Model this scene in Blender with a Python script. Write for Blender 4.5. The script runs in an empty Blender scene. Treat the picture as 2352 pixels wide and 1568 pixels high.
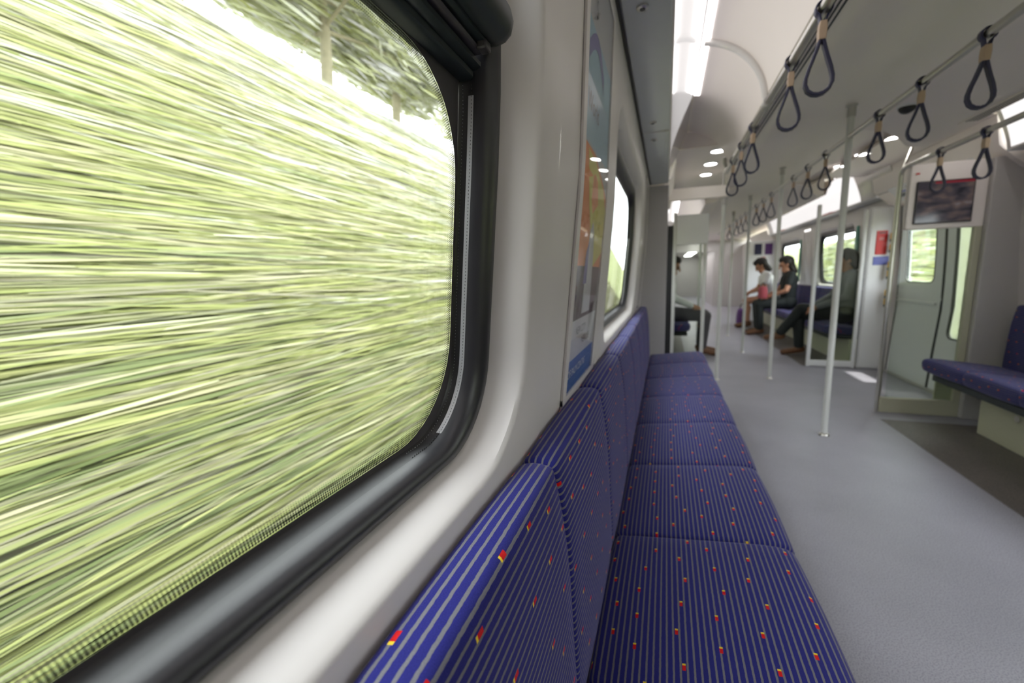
import bpy, bmesh, math, random
import numpy as np
from mathutils import Vector, Matrix
random.seed(7); RNG = np.random.default_rng(7)
S = bpy.context.scene; C = S.collection
H = 1.1            # camera height above the floor; all z below are relative to the camera, H is added on build
MX = 2.04          # mirror: right side x = MX - x
# ------------------------------------------------------------------ camera
F = 980.0
VPX, VPY, ROLL = 1530 - 1176.0, 784 - 626.0, 0.027
xl = (-F*F - VPY*(VPY - ROLL*VPX)) / (VPX + VPY*ROLL); yl = VPY + ROLL*(xl - VPX)
dy = Vector((VPX, VPY, -F)).normalized(); dx = -Vector((xl, yl, -F)).normalized(); dz = dx.cross(dy)
cam = bpy.data.cameras.new('camera'); co = bpy.data.objects.new('camera', cam); C.objects.link(co)
R3 = Matrix((dx, dy, dz))
co.matrix_world = Matrix.Translation((0, 0, H)) @ R3.to_4x4()
cam.sensor_width = 36; cam.lens = F/2352*36; cam.clip_start = 0.01; cam.clip_end = 200
cam.dof.use_dof = True; cam.dof.focus_distance = 0.52; cam.dof.aperture_fstop = 4.0
S.camera = co
# ------------------------------------------------------------------ world, sun, exposure
W = bpy.data.worlds.new('sky'); S.world = W; W.use_nodes = True
bg = W.node_tree.nodes['Background']; bg.inputs[0].default_value = (0.93, 0.97, 1.0, 1); bg.inputs[1].default_value = 5.2
sun = bpy.data.lights.new('sun', 'SUN'); sun.energy = 4.6; sun.angle = 0.02; sun.color = (1, .96, .88)
so = bpy.data.objects.new('sun', sun); C.objects.link(so)
so.rotation_euler = Vector((-.38, .02, -1.25)).to_track_quat('-Z', 'Y').to_euler()
S.view_settings.view_transform = 'Standard'; S.view_settings.look = 'None'
S.view_settings.exposure = 0.86; S.view_settings.gamma = 1.0; S.view_settings.use_curve_mapping = False
S.cycles.max_bounces = 10; S.cycles.diffuse_bounces = 5; S.cycles.glossy_bounces = 4
S.cycles.transparent_max_bounces = 24; S.cycles.transmission_bounces = 6
S.cycles.use_denoising = True; S.cycles.sample_clamp_indirect = 6.0; S.cycles.caustics_reflective = False; S.cycles.caustics_refractive = False
LAMP = 0.66         # brightness of the cove lamps
# ------------------------------------------------------------------ materials
def nt(name):
    m = bpy.data.materials.new(name); m.use_nodes = True; n = m.node_tree
    return m, n.nodes, n.links, n.nodes['Principled BSDF']
def mat(name, col, rough=.5, metal=0., spec=.5, var=.06, scale=40., bump=0., coat=0., emit=0.):
    m, N, L, b = nt(name)
    b.inputs['Roughness'].default_value = rough; b.inputs['Metallic'].default_value = metal
    b.inputs['Specular IOR Level'].default_value = spec; b.inputs['Coat Weight'].default_value = coat
    b.inputs['Coat Roughness'].default_value = .03
    t = N.new('ShaderNodeTexCoord'); z = N.new('ShaderNodeTexNoise'); z.inputs['Scale'].default_value = scale
    z.inputs['Detail'].default_value = 4
    L.new(t.outputs['Object'], z.inputs['Vector'])
    r = N.new('ShaderNodeMix'); r.data_type = 'RGBA'
    r.inputs[6].default_value = (*[c*(1-var) for c in col], 1); r.inputs[7].default_value = (*[min(1, c*(1+var)) for c in col], 1)
    L.new(z.outputs[0], r.inputs[0]); L.new(r.outputs[2], b.inputs['Base Color'])
    if bump:
        bu = N.new('ShaderNodeBump'); bu.inputs['Strength'].default_value = bump; bu.inputs['Distance'].default_value = .002
        L.new(z.outputs[0], bu.inputs['Height']); L.new(bu.outputs[0], b.inputs['Normal'])
    if emit:
        b.inputs['Emission Color'].default_value = (*col, 1); b.inputs['Emission Strength'].default_value = emit
    return m
def math_node(N, L, op, a, b=None, c=None):
    n = N.new('ShaderNodeMath'); n.operation = op
    for i, v in enumerate((a, b, c)):
        if v is None: continue
        if isinstance(v, (int, float)): n.inputs[i].default_value = v
        else: L.new(v, n.inputs[i])
    return n.outputs[0]
def fabric(name, flip, ground=(.017, .018, .145), grey=(.15, .147, .165)):
    m, N, L, b = nt(name)
    uv = N.new('ShaderNodeUVMap'); sp = N.new('ShaderNodeSeparateXYZ'); L.new(uv.outputs[0], sp.inputs[0])
    u, v = sp.outputs[0], sp.outputs[1]
    M = lambda *a: math_node(N, L, *a)
    nz = N.new('ShaderNodeTexNoise'); nz.inputs['Scale'].default_value = 130; L.new(uv.outputs[0], nz.inputs['Vector'])
    wob = M('MULTIPLY', M('SUBTRACT', nz.outputs[0], .5), .0016)
    uu = M('ADD', u, wob)
    st = M('FRACT', M('DIVIDE', uu, .0112))
    stripe = M('LESS_THAN', st, .30)
    # woven flecks: one per cell, shifted by whole stripes
    ci = M('FLOOR', M('DIVIDE', u, .0735))
    vv = M('ADD', M('DIVIDE', v, .074), M('MULTIPLY', ci, .37))
    cv = M('FLOOR', vv)
    cb = N.new('ShaderNodeCombineXYZ'); L.new(ci, cb.inputs[0]); L.new(cv, cb.inputs[1])
    wn = N.new('ShaderNodeTexWhiteNoise'); wn.noise_dimensions = '2D'; L.new(cb.outputs[0], wn.inputs['Vector'])
    shift = M('DIVIDE', M('FLOOR', M('MULTIPLY', wn.outputs[0], 3.99)), 7.0)
    fu = M('SUBTRACT', M('FRACT', M('DIVIDE', u, .0735)), M('ADD', shift, .115))
    inu = M('MULTIPLY', M('GREATER_THAN', fu, 0.), M('LESS_THAN', fu, .075))
    fv = M('FRACT', vv)
    if flip: fv = M('SUBTRACT', 1., fv)
    inr = M('MULTIPLY', inu, M('MULTIPLY', M('GREATER_THAN', fv, .42), M('LESS_THAN', fv, .56)))
    iny = M('MULTIPLY', inu, M('MULTIPLY', M('GREATER_THAN', fv, .56), M('LESS_THAN', fv, .605)))
    def mix(fac, a, c):
        x = N.new('ShaderNodeMix'); x.data_type = 'RGBA'
        if isinstance(fac, (int, float)): x.inputs[0].default_value = fac
        else: L.new(fac, x.inputs[0])
        for i, k in ((6, a), (7, c)):
            if isinstance(k, tuple): x.inputs[i].default_value = (*k, 1)
            else: L.new(k, x.inputs[i])
        return x.outputs[2]
    n2 = N.new('ShaderNodeTexNoise'); n2.inputs['Scale'].default_value = 900; L.new(uv.outputs[0], n2.inputs['Vector'])
    g = mix(n2.outputs[0], tuple(c*.6 for c in ground), tuple(c*1.45 for c in ground))
    s2 = mix(n2.outputs[0], tuple(c*.7 for c in grey), tuple(c*1.3 for c in grey))
    c = mix(stripe, g, s2); c = mix(inr, c, (.55, .008, .006)); c = mix(iny, c, (.75, .55, .03))
    L.new(c, b.inputs['Base Color']); b.inputs['Roughness'].default_value = .85
    b.inputs['Specular IOR Level'].default_value = .15
    b.inputs['Sheen Weight'].default_value = .25; b.inputs['Sheen Roughness'].default_value = .35
    b.inputs['Sheen Tint'].default_value = (.62, .6, .95, 1)
    bu = N.new('ShaderNodeBump'); bu.inputs['Strength'].default_value = .5; bu.inputs['Distance'].default_value = .001
    L.new(n2.outputs[0], bu.inputs['Height']); L.new(bu.outputs[0], b.inputs['Normal'])
    return m
def glass(name, tint=(1, 1, 1), refl=1.0):
    m, N, L, b = nt(name); N.remove(b)
    o = N['Material Output']; tr = N.new('ShaderNodeBsdfTransparent'); tr.inputs[0].default_value = (*tint, 1)
    gl = N.new('ShaderNodeBsdfGlossy'); gl.inputs['Roughness'].default_value = .015
    g = N.new('ShaderNodeNewGeometry'); dp = N.new('ShaderNodeVectorMath'); dp.operation = 'DOT_PRODUCT'
    L.new(g.outputs['Incoming'], dp.inputs[0]); L.new(g.outputs['Normal'], dp.inputs[1])
    cs = math_node(N, L, 'SUBTRACT', 1., math_node(N, L, 'ABSOLUTE', dp.outputs['Value']))
    fr = math_node(N, L, 'ADD', .036*refl, math_node(N, L, 'MULTIPLY', .9*refl, math_node(N, L, 'POWER', cs, 5.)))
    mx = N.new('ShaderNodeMixShader'); L.new(fr, mx.inputs[0])
    L.new(tr.outputs[0], mx.inputs[1]); L.new(gl.outputs[0], mx.inputs[2]); L.new(mx.outputs[0], o.inputs[0])
    return m
def emitter(name, col, strength):
    m, N, L, b = nt(name); N.remove(b); e = N.new('ShaderNodeEmission')
    e.inputs[0].default_value = (*col, 1); e.inputs[1].default_value = strength
    L.new(e.outputs[0], N['Material Output'].inputs[0]); return m
def frosted(name):  # invented film: glows pale like a panel, still passes sun to the floor
    m, N, L, b = nt(name); N.remove(b)
    t = N.new('ShaderNodeBsdfTranslucent'); t.inputs[0].default_value = (.62, .64, .52, 1); d = N.new('ShaderNodeBsdfDiffuse'); d.inputs[0].default_value = (.5, .52, .45, 1)
    tr = N.new('ShaderNodeBsdfTransparent'); x = N.new('ShaderNodeMixShader'); y = N.new('ShaderNodeMixShader')
    x.inputs[0].default_value = .6; L.new(t.outputs[0], x.inputs[1]); L.new(d.outputs[0], x.inputs[2])
    y.inputs[0].default_value = .30; L.new(x.outputs[0], y.inputs[1]); L.new(tr.outputs[0], y.inputs[2]); L.new(y.outputs[0], N['Material Output'].inputs[0]); return m
def diffuser(name, col, strength):      # glowing sheet under a clear glossy cover
    m, N, L, b = nt(name); N.remove(b); e = N.new('ShaderNodeEmission')
    e.inputs[0].default_value = (*col, 1); e.inputs[1].default_value = strength
    g = N.new('ShaderNodeBsdfGlossy'); g.inputs['Roughness'].default_value = .12
    fr = N.new('ShaderNodeFresnel'); fr.inputs[0].default_value = 1.5
    mx = N.new('ShaderNodeMixShader'); L.new(fr.outputs[0], mx.inputs[0]); L.new(e.outputs[0], mx.inputs[1]); L.new(g.outputs[0], mx.inputs[2])
    L.new(mx.outputs[0], N['Material Output'].inputs[0]); return m
def leafy(name, trans=.35):
    m, N, L, b = nt(name); N.remove(b)
    a = N.new('ShaderNodeAttribute'); a.attribute_name = 'leaf'
    d = N.new('ShaderNodeBsdfDiffuse'); t = N.new('ShaderNodeBsdfTranslucent'); x = N.new('ShaderNodeMixShader')
    x.inputs[0].default_value = trans
    L.new(a.outputs[0], d.inputs[0]); L.new(a.outputs[0], t.inputs[0]); L.new(d.outputs[0], x.inputs[1]); L.new(t.outputs[0], x.inputs[2])
    L.new(x.outputs[0], N['Material Output'].inputs[0]); return m
def floor_mat(name, col, speck, rough=.42):
    m, N, L, b = nt(name); t = N.new('ShaderNodeTexCoord')
    a = N.new('ShaderNodeTexNoise'); a.inputs['Scale'].default_value = 260; a.inputs['Detail'].default_value = 3
    c = N.new('ShaderNodeTexNoise'); c.inputs['Scale'].default_value = 2.2; c.inputs['Detail'].default_value = 5
    for q in (a, c): L.new(t.outputs['Object'], q.inputs['Vector'])
    r = N.new('ShaderNodeValToRGB'); r.color_ramp.elements[0].position = .36; r.color_ramp.elements[1].position = .52
    r.color_ramp.elements[0].color = (*speck, 1); r.color_ramp.elements[1].color = (*col, 1)
    L.new(a.outputs[0], r.inputs[0])
    mx = N.new('ShaderNodeMix'); mx.data_type = 'RGBA'; mx.blend_type = 'MULTIPLY'; mx.inputs[0].default_value = .35
    L.new(r.outputs[0], mx.inputs[6]); L.new(c.outputs[0], mx.inputs[7]); 
    L.new(mx.outputs[2], b.inputs['Base Color']); b.inputs['Roughness'].default_value = rough
    bu = N.new('ShaderNodeBump'); bu.inputs['Strength'].default_value = .25; bu.inputs['Distance'].default_value = .001
    L.new(a.outputs[0], bu.inputs['Height']); L.new(bu.outputs[0], b.inputs['Normal'])
    return m
M_ = dict(
    wall=mat('gelcoat_wall', (.66, .625, .615), .38, var=.03, scale=6), ceil=mat('ceiling_paint', (.92, .85, .81), .5, var=.02, scale=5),
    valance=mat('gloss_valance', (.62, .60, .58), .12, var=.02, coat=.6), box=mat('locker_panel', (.60, .62, .63), .45, var=.04, scale=300),
    white=mat('white_panel', (.80, .80, .82), .4, var=.02), grey=mat('grey_panel', (.50, .48, .47), .45, var=.03),
    black=mat('black_rubber', (.012, .012, .014), .38, var=.1, spec=.5), gasket=mat('gasket_rubber', (.014, .0135, .017), .36, spec=.6, var=.15, scale=25),
    dark=mat('dark_metal_frame', (.012, .019, .020), .42, var=.15, spec=.45), filler=mat('window_border_enamel', (.05, .045, .05), .4, var=.1),
    steel=mat('brushed_steel', (.62, .60, .56), .28, metal=1., var=.05, scale=80), alu=mat('spacer_aluminium', (.50, .51, .53), .4, metal=.6),
    whitepole=mat('pale_coated_pole', (.66, .66, .64), .3, var=.02), navy=mat('navy_plastic', (.020, .020, .075), .4, var=.1),
    belt=mat('strap_webbing', (.035, .034, .075), .5, var=.15, scale=200), beige=mat('beige_sleeve', (.52, .38, .27), .5),
    cream=mat('cream_locker', (.52, .51, .38), .45, var=.03), orange=mat('orange_sticker', (.6, .27, .03), .5),
    red=mat('red_sign', (.62, .01, .012), .4), blue=mat('blue_sign', (.13, .15, .5), .4), signwhite=mat('sign_white', (.8, .8, .8), .4),
    yellow=mat('yellow_tape', (.75, .45, .01), .5), teal=mat('teal_band', (.10, .32, .26), .5),
    fab=fabric('striped_moquette_back', True), fabc=fabric('striped_moquette_cushion', False),
    pane=glass('window_glass', (.97, .985, .975), 1.0), screenglass=glass('screen_glass', (.90, .94, .90), .45),
    film=frosted('added_film'), lamp=diffuser('lamp_diffuser', (1, .965, .955), LAMP), vglow=emitter('vault_glow', (1, .965, .955), LAMP*4.2), fillfar=emitter('fill_far', (1, .97, .95), 6.), bronze=mat('bronze_seam', (.10, .075, .06), .4), down=emitter('downlight_lens', (1, .98, .94), 14.),
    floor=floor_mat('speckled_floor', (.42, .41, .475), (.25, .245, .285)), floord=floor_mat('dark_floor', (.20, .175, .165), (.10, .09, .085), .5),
    skin=mat('skin', (.50, .25, .15), .5, var=.08), skin2=mat('skin_tan', (.42, .20, .11), .5, var=.08), hair=mat('dark_hair', (.018, .013, .011), .5, scale=150, var=.4),
    cloth_w=mat('white_cotton', (.8, .8, .8), .8), cloth_g=mat('grey_cotton', (.20, .21, .23), .8), cloth_k=mat('black_cotton', (.015, .02, .02), .8),
    cloth_t=mat('grey_trousers', (.085, .08, .09), .8), cloth_r=mat('red_cotton', (.42, .08, .10), .8), shoe=mat('brown_leather', (.16, .07, .03), .45),
    purple=mat('purple_cloth', (.12, .05, .2), .8), leaf=leafy('leaf_blades'), soil=mat('mossy_soil', (.26, .30, .12), .9, var=.2, scale=2.),
    bark=mat('bark', (.22, .2, .13), .9, var=.3, scale=12.), ballast=mat('ballast', (.35, .32, .28), .9, var=.4, scale=30.),
)
# ------------------------------------------------------------------ mesh builder
class MB:
    def __init__(s, mirror=False): s.v = []; s.f = []; s.uv = []; s.mi = []; s.mirror = mirror; s.hasuv = False
    def add(s, vs, fs, uvs=None, mi=0):
        b = len(s.v); s.v += [tuple(p) for p in vs]
        for i, f in enumerate(fs):
            s.f.append([b+k for k in f]); s.mi.append(mi)
            s.uv.append(uvs[i] if uvs else [(0, 0)]*len(f))
        if uvs: s.hasuv = True
        return s
    def box(s, x0, x1, y0, y1, z0, z1, mi=0):
        x0, x1 = sorted((x0, x1)); y0, y1 = sorted((y0, y1)); z0, z1 = sorted((z0, z1))
        vs = [(x, y, z) for x in (x0, x1) for y in (y0, y1) for z in (z0, z1)]
        return s.add(vs, [(0, 1, 3, 2), (4, 6, 7, 5), (0, 4, 5, 1), (2, 3, 7, 6), (0, 2, 6, 4), (1, 5, 7, 3)], mi=mi)
    def loft(s, rings, closed=True, caps=False, mi=0, uvs=None):
        n = len(rings[0]); vs = [p for r in rings for p in r]; fs = []; uu = [] if uvs else None
        for k in range(len(rings)-1):
            for i in range(n if closed else n-1):
                j = (i+1) % n
                fs.append((k*n+i, k*n+j, (k+1)*n+j, (k+1)*n+i))
                if uvs: j2 = i+1; uu.append([uvs[k][i], uvs[k][j2], uvs[k+1][j2], uvs[k+1][i]])
        if caps:
            fs.append(tuple(range(n))[::-1]); fs.append(tuple((len(rings)-1)*n+i for i in range(n)))
            if uvs: uu.append([uvs[0][i] for i in range(n)][::-1]); uu.append([uvs[-1][i] for i in range(n)])
        return s.add(vs, fs, uu, mi)
    def tube(s, path, r, n=12, mi=0, closed=False):
        P = [Vector(p) for p in path]; rs = r if isinstance(r, (list, tuple)) else [r]*len(P); rings = []
        t0 = (P[1]-P[0]).normalized(); up = Vector((0, 0, 1)) if abs(t0.z) < .9 else Vector((1, 0, 0))
        nrm = (up - t0*up.dot(t0)).normalized()
        for i, p in enumerate(P):
            if closed: t = (P[(i+1) % len(P)]-P[i-1]).normalized()
            else: t = (P[min(i+1, len(P)-1)]-P[max(i-1, 0)]).normalized()
            nrm = (nrm - t*nrm.dot(t)).normalized(); b = t.cross(nrm)
            rings.append([tuple(p+(nrm*math.cos(a)+b*math.sin(a))*rs[i]) for a in [2*math.pi*k/n for k in range(n)]])
        if closed: rings.append(rings[0]); return s.loft(rings, True, False, mi)
        return s.loft(rings, True, True, mi)
    def ribbon(s, path, wdir, w, th, mi=0):   # flat strap along a path
        P = [Vector(p) for p in path]; wd = Vector(wdir).normalized(); rings = []
        for i, p in enumerate(P):
            t = (P[min(i+1, len(P)-1)]-P[max(i-1, 0)]).normalized(); nn = t.cross(wd).normalized()
            rings.append([tuple(p+wd*a*w/2+nn*b*th/2) for a, b in ((-1, -.5), (-.8, -1), (.8, -1), (1, -.5), (1, .5), (.8, 1), (-.8, 1), (-1, .5))])
        return s.loft(rings, True, True, mi)
    def lathe(s, c, prof, axis='z', n=20, mi=0):
        rings = []
        for r, h in prof:
            ring = []
            for k in range(n):
                a = 2*math.pi*k/n; p, q = r*math.cos(a), r*math.sin(a)
                ring.append({'z': (c[0]+p, c[1]+q, c[2]+h), 'x': (c[0]+h, c[1]+p, c[2]+q), 'y': (c[0]+q, c[1]+h, c[2]+p)}[axis])
            rings.append(ring)
        return s.loft(rings, True, True, mi)
    def ellipsoid(s, c, r, n=16, m=10, mi=0):
        rings = []
        for k in range(m+1):
            t = math.pi*(k+.02)/(m+.04)
            rings.append([(c[0]+r[0]*math.sin(t)*math.cos(2*math.pi*i/n), c[1]+r[1]*math.sin(t)*math.sin(2*math.pi*i/n), c[2]+r[2]*math.cos(t)) for i in range(n)])
        return s.loft(rings, True, True, mi)
    def extrude(s, poly, y0, y1, closed=False, caps=False, mi=0):
        return s.loft([[(x, y0, z) for x, z in poly], [(x, y1, z) for x, z in poly]], closed, caps, mi)
    def build(s, name, mats, parent=None, bevel=0, smooth=40, flip=False, **tags):
        if not isinstance(mats, (list, tuple)): mats = [mats]
        o0 = parent_loc(parent)
        me = bpy.data.meshes.new(name)
        V = [((MX-x if s.mirror else x)-o0[0], y-o0[1], z+H-o0[2]) for x, y, z in s.v]
        me.from_pydata(V, [], s.f if not s.mirror else [f[::-1] for f in s.f])
        if s.hasuv:
            l = me.uv_layers.new(name='UVMap')
            flat = []
            for u in s.uv:
                for q in (u[::-1] if s.mirror else u): flat += [q[0], q[1]]
            l.data.foreach_set('uv', flat)
        for m in mats: me.materials.append(M_[m] if isinstance(m, str) else m)
        me.polygons.foreach_set('material_index', s.mi)
        me.polygons.foreach_set('use_smooth', [True]*len(me.polygons))
        bm = bmesh.new(); bm.from_mesh(me); bmesh.ops.recalc_face_normals(bm, faces=bm.faces); bm.to_mesh(me); bm.free()
        me.update(); me.set_sharp_from_angle(angle=math.radians(smooth))
        o = bpy.data.objects.new(name, me); C.objects.link(o)
        if parent: o.parent = parent
        if bevel:
            b = o.modifiers.new('edge', 'BEVEL'); b.width = bevel; b.segments = 2; b.limit_method = 'ANGLE'; b.angle_limit = math.radians(50)
        for k, v in tags.items(): o[k] = v
        return o
LOC = {}
def parent_loc(p):
    x = y = z = 0.
    while p is not None: x += p.location.x; y += p.location.y; z += p.location.z; p = p.parent
    return (x, y, z)
def thing(name, label=None, cat=None, loc=(0, 0, 0), group=None, kind=None):
    o = bpy.data.objects.new(name, None); C.objects.link(o); o.empty_display_size = .1
    o.location = (loc[0], loc[1], loc[2]+H)
    return tag(o, label, cat, group, kind)
def tag(o, label=None, cat=None, group=None, kind=None):
    if label: o['label'] = label
    if cat: o['category'] = cat
    if group: o['group'] = group
    if kind: o['kind'] = kind
    return o
def copy_tree(o, parent=None):
    c = o.copy(); C.objects.link(c); c.parent = parent
    for ch in list(o.children): copy_tree(ch, c)
    return c
ORD = 'first second third fourth fifth sixth seventh eighth ninth tenth eleventh twelfth thirteenth fourteenth fifteenth sixteenth seventeenth eighteenth'.split()
# left side wall profile (relative z -> x); the right wall mirrors it
ZS = [-1.1, -.50, -.36, -.28, -.10, .2, .5, .71, 1.2]; XS = [-.230, -.216, -.209, -.206, -.189, -.162, -.151, -.144, -.144]
def wx(z): return float(np.interp(z, ZS, XS))
def rrect(y0, y1, z0, z1, r, rect=None, n=10, ns=6):
    """rounded rectangle (y,z) points, counter-clockwise, plus matching points on a surrounding rectangle"""
    P = []; Q = []
    if rect: a0, a1, b0, b1 = rect
    cs = [(y1-r, z0+r, -90, (1, -1)), (y1-r, z1-r, 0, (1, 1)), (y0+r, z1-r, 90, (-1, 1)), (y0+r, z0+r, 180, (-1, -1))]
    for k, (cy, cz, a, (sy, sz)) in enumerate(cs):
        for i in range(n+1):
            t = i/n; an = math.radians(a+90*t); p = (cy+r*math.cos(an), cz+r*math.sin(an)); P.append(p)
            if rect:
                ey = a1 if sy > 0 else a0; ez = b1 if sz > 0 else b0
                horiz_first = k in (0, 2)
                tt = min(1, 2*t) if t <= .5 else 2*(1-t)
                if (t <= .5) == horiz_first: q = (cy+(ey-cy)*tt, ez)
                else: q = (ey, cz+(ez-cz)*tt)
                Q.append(q)
        ny, nz, na, _ = cs[(k+1) % 4]
        p0 = P[-1]; an = math.radians(na); p1 = (ny+r*math.cos(an), nz+r*math.sin(an))
        for i in range(1, ns):
            p = (p0[0]+(p1[0]-p0[0])*i/ns, p0[1]+(p1[1]-p0[1])*i/ns); P.append(p)
            if rect: Q.append((a1, p[1]) if k == 0 else (p[0], b1) if k == 1 else (a0, p[1]) if k == 2 else (p[0], b0))
    return (P, Q) if rect else P
def on_wall(P, d): return [(wx(z)-d, y, z) for y, z in P]

# ================================================================== SETTING
YB, YE = -2.2, 15.0
WIN_L = [(-.15, True), (2.2, False), (7.3, False), (9.65, False)]
WZ0, WZ1 = -.255, .565
DOORS = [(3.95, 5.60), (10.75, 12.35)]
def wall(side):
    b = MB(mirror=(side == 'right'))
    wins = [w[0] for w in WIN_L]
    z_lo, z_hi = -1.1, .80
    cuts = []
    for c in wins: cuts.append((c-.85, c+.85, 'w', c))
    for d in DOORS: cuts.append((d[0], d[1], 'd', 0))
    cuts.sort(); y = YB
    def plain(a, c, z0, z1):
        if c-a < 1e-4: return
        zz = sorted({z0, z1, *[q for q in ZS if z0 < q < z1]})
        b.loft([[(wx(z), a, z) for z in zz], [(wx(z), c, z) for z in zz]], closed=False)
    for a, c, k, yc in cuts:
        plain(y, a, z_lo, z_hi)
        if k == 'w':
            rz0, rz1 = -.33, .66
            plain(a, c, z_lo, rz0); plain(a, c, rz1, z_hi)
            P, Q = rrect(yc-.75, yc+.75, WZ0, WZ1, .15, rect=(a, c, rz0, rz1))
            rings = [on_wall(Q, 0), on_wall(P, 0)]
            for (e, d, r) in ((.006, .0015, .145), (.013, .006, .14), (.020, .016, .13), (.034, .034, .12), (.048, .054, .11)):
                rings.append(on_wall(rrect(yc-.75+e, yc+.75-e, WZ0+e*.62, WZ1-e, r), d))
            b.loft(rings, True)
            for e in (a, c): b.loft([[(wx(z)-.004, e-.02, z) for z in np.linspace(rz0-.02, rz1+.02, 30)], [(wx(z)-.004, e+.02, z) for z in np.linspace(rz0-.02, rz1+.02, 30)]], closed=False)
        else:
            plain(a, c, .62, z_hi)
        y = c
    plain(y, YE, z_lo, z_hi)
    return b.build('wall_'+side, 'wall', smooth=30, kind='structure')
wall('left'); wall('right')
fb = MB().box(-.3, MX+.3, YB, YE+6, -1.16, -1.1); floor = fb.build('floor', 'floor', kind='structure')
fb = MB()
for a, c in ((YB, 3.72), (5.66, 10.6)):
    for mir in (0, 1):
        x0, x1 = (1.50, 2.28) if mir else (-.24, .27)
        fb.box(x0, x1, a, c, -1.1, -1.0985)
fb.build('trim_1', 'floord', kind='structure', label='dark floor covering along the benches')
# ---- ceiling : centre, side vaults over the benches, flat lower ceiling over the door bays
VC = (.10, .76); VR = .32
VT = math.degrees(math.acos(.03/VR))
vault = [(VC[0]+VR*math.cos(math.radians(a)), VC[1]+VR*math.sin(math.radians(a))) for a in np.linspace(7.2, VT, 18)]
vaultp = vault[::-1]
centre = [(.417, .80), (.425, .792), (.50, .797), (.53, .812), (.58, .87), (.66, .92), (.80, .948), (1.02, .96)]
centre = centre + [(MX-x, z) for x, z in centre[::-1][1:]]
BAYS = [(YB, 3.80), (5.72, 10.55)]
VEST = [(3.80, 5.72), (10.55, YE)]
cb = MB()
for a, c in BAYS: cb.extrude(centre, a, c)
centre_v = [(.44, .957)]+[p for p in centre if .78 < p[0] < 1.27]+[(MX-.44, .957)]
for a, c in VEST:
    cb.extrude(centre_v, a, c)
    for yy in (a, c):
        if yy < YE: cb.add([(x, yy, z) for x, z in centre[:-1]]+[(MX-.44, yy, .80), (MX-.44, yy, .957)]+[(x, yy, z) for x, z in centre_v[::-1]], [tuple(range(len(centre)+1+len(centre_v)))])
for mir in (False, True):
    q = MB(mirror=mir)
    for a, c in BAYS:
        q.extrude(vaultp, a, c)
        vt = [p for p in vaultp if p[1] > .955]
        for yy in (a, c): q.add([(x, yy, z) for x, z in vt]+[(-.22, yy, .945), (-.22, yy, 1.08)], [tuple(range(len(vt)+2))])
    for a, c in VEST: q.extrude([(-.23, .93), (.0, .95), (.30, .957), (.50, .955), (.56, .93), (.58, .90)], a, c)
    if mir: cb.v += [(MX-x, y, z) for x, y, z in q.v]
    else: cb.v += q.v
    base = len(cb.v)-len(q.v)
    cb.f += [[base+k for k in f] for f in q.f]; cb.uv += q.uv; cb.mi += q.mi
# roof above, keeps daylight out
cb.box(-.42, MX+.42, YB-.1, YE+6, 1.14, 1.2)
cb.build('ceiling', 'ceil', smooth=35, kind='structure')
# walls at both ends of the carriage
eb = MB(); eb.box(-.4, MX+.4, YB-.06, YB, -1.1, 1.2); eb.build('wall_rear', 'wall', kind='structure')
eb = MB()
for x0, x1, z0, z1 in ((-.4, .28, -1.1, 1.2), (1.42, MX+.4, -1.1, 1.2), (.28, 1.42, .62, 1.2)): eb.box(x0, x1, YE, YE+.06, z0, z1)
eb.build('wall_front', 'grey', kind='structure')
eb = MB()
for x0, x1, z0, z1 in ((.16, .28, -1.1, .8), (1.42, 1.54, -1.1, .8)): eb.box(x0, x1, YE+.06, YE+6, z0, z1)
eb.box(.16, 1.54, YE+.06, YE+6, .7, .82); eb.box(-.2, 2.2, YE+5.9, YE+6, -1.1, 1.1)
eb.build('wall_gangway', 'grey', kind='structure')
# ---- overhead panels: locker underside, black gap, glossy valance
def overhead(side, n, y0, y1, tagn):
    mir = side == 'right'
    words = 'window side of the bench run' if not mir else 'far side of the aisle'
    where = 'nearer' if y0 < 3 else 'farther'
    root = thing('trim_%d' % n, kind='structure', label='%s overhead panel run on the %s' % (where, words))
    b = MB(mir); b.extrude([(-.134, .712), (-.128, .706), (-.006, .712), (.0, .718), (.0, .735), (-.134, .735)], y0, y1, True, True); b.build('locker_panel', 'box', root)
    b = MB(mir); b.box(-.146, -.134, y0, y1, .708, .735); b.build('gap_seal', 'black', root)
    ends = [y for y in (1.32, 2.27, 2.55, 6.6, 7.8, 9.2) if y0 < y < y1]
    for y in ends:
        b = MB(mir); b.lathe((-.078, y, .709), [(.016, 0), (.016, -.005), (.011, -.007), (.004, -.007)], n=20); lk = b.build('lock', 'steel', root); b = MB(mir); b.lathe((-.078, y, .7018), [(.0075, .001), (.0075, -.001), (.002, -.0012)], n=14); b.build('keyhole', 'black', lk)
    for y in [q for q in (2.42, 8.5) if y0 < q < y1]:
        b = MB(mir); b.box(-.13, -.004, y-.0015, y+.0015, .7045, .712); b.build('panel_joint', 'grey', root)
    return root
k = 2
for side in ('left', 'right'):
    for y0, y1 in ((YB+.01, 3.80), (5.64, 10.6)): overhead(side, k, y0, y1, ''); k += 1
# door-bay headers above the doors
for side in ('left', 'right'):
    b = MB(side == 'right'); b.extrude([(-.23, .60), (-.12, .62), (.03, .76), (.06, .95), (-.2, .945), (-.23, .70)], 3.82, 5.62, True, True)
    b.extrude([(-.23, .60), (-.12, .62), (.03, .76), (.05, .84), (-.2, .85), (-.23, .70)], 10.62, 12.6, True, True)
    b.build('trim_%d' % k, 'ceil', kind='structure', label='sloping header above the doors, %s' % ('window side' if side == 'left' else 'far side')); k += 1
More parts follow.
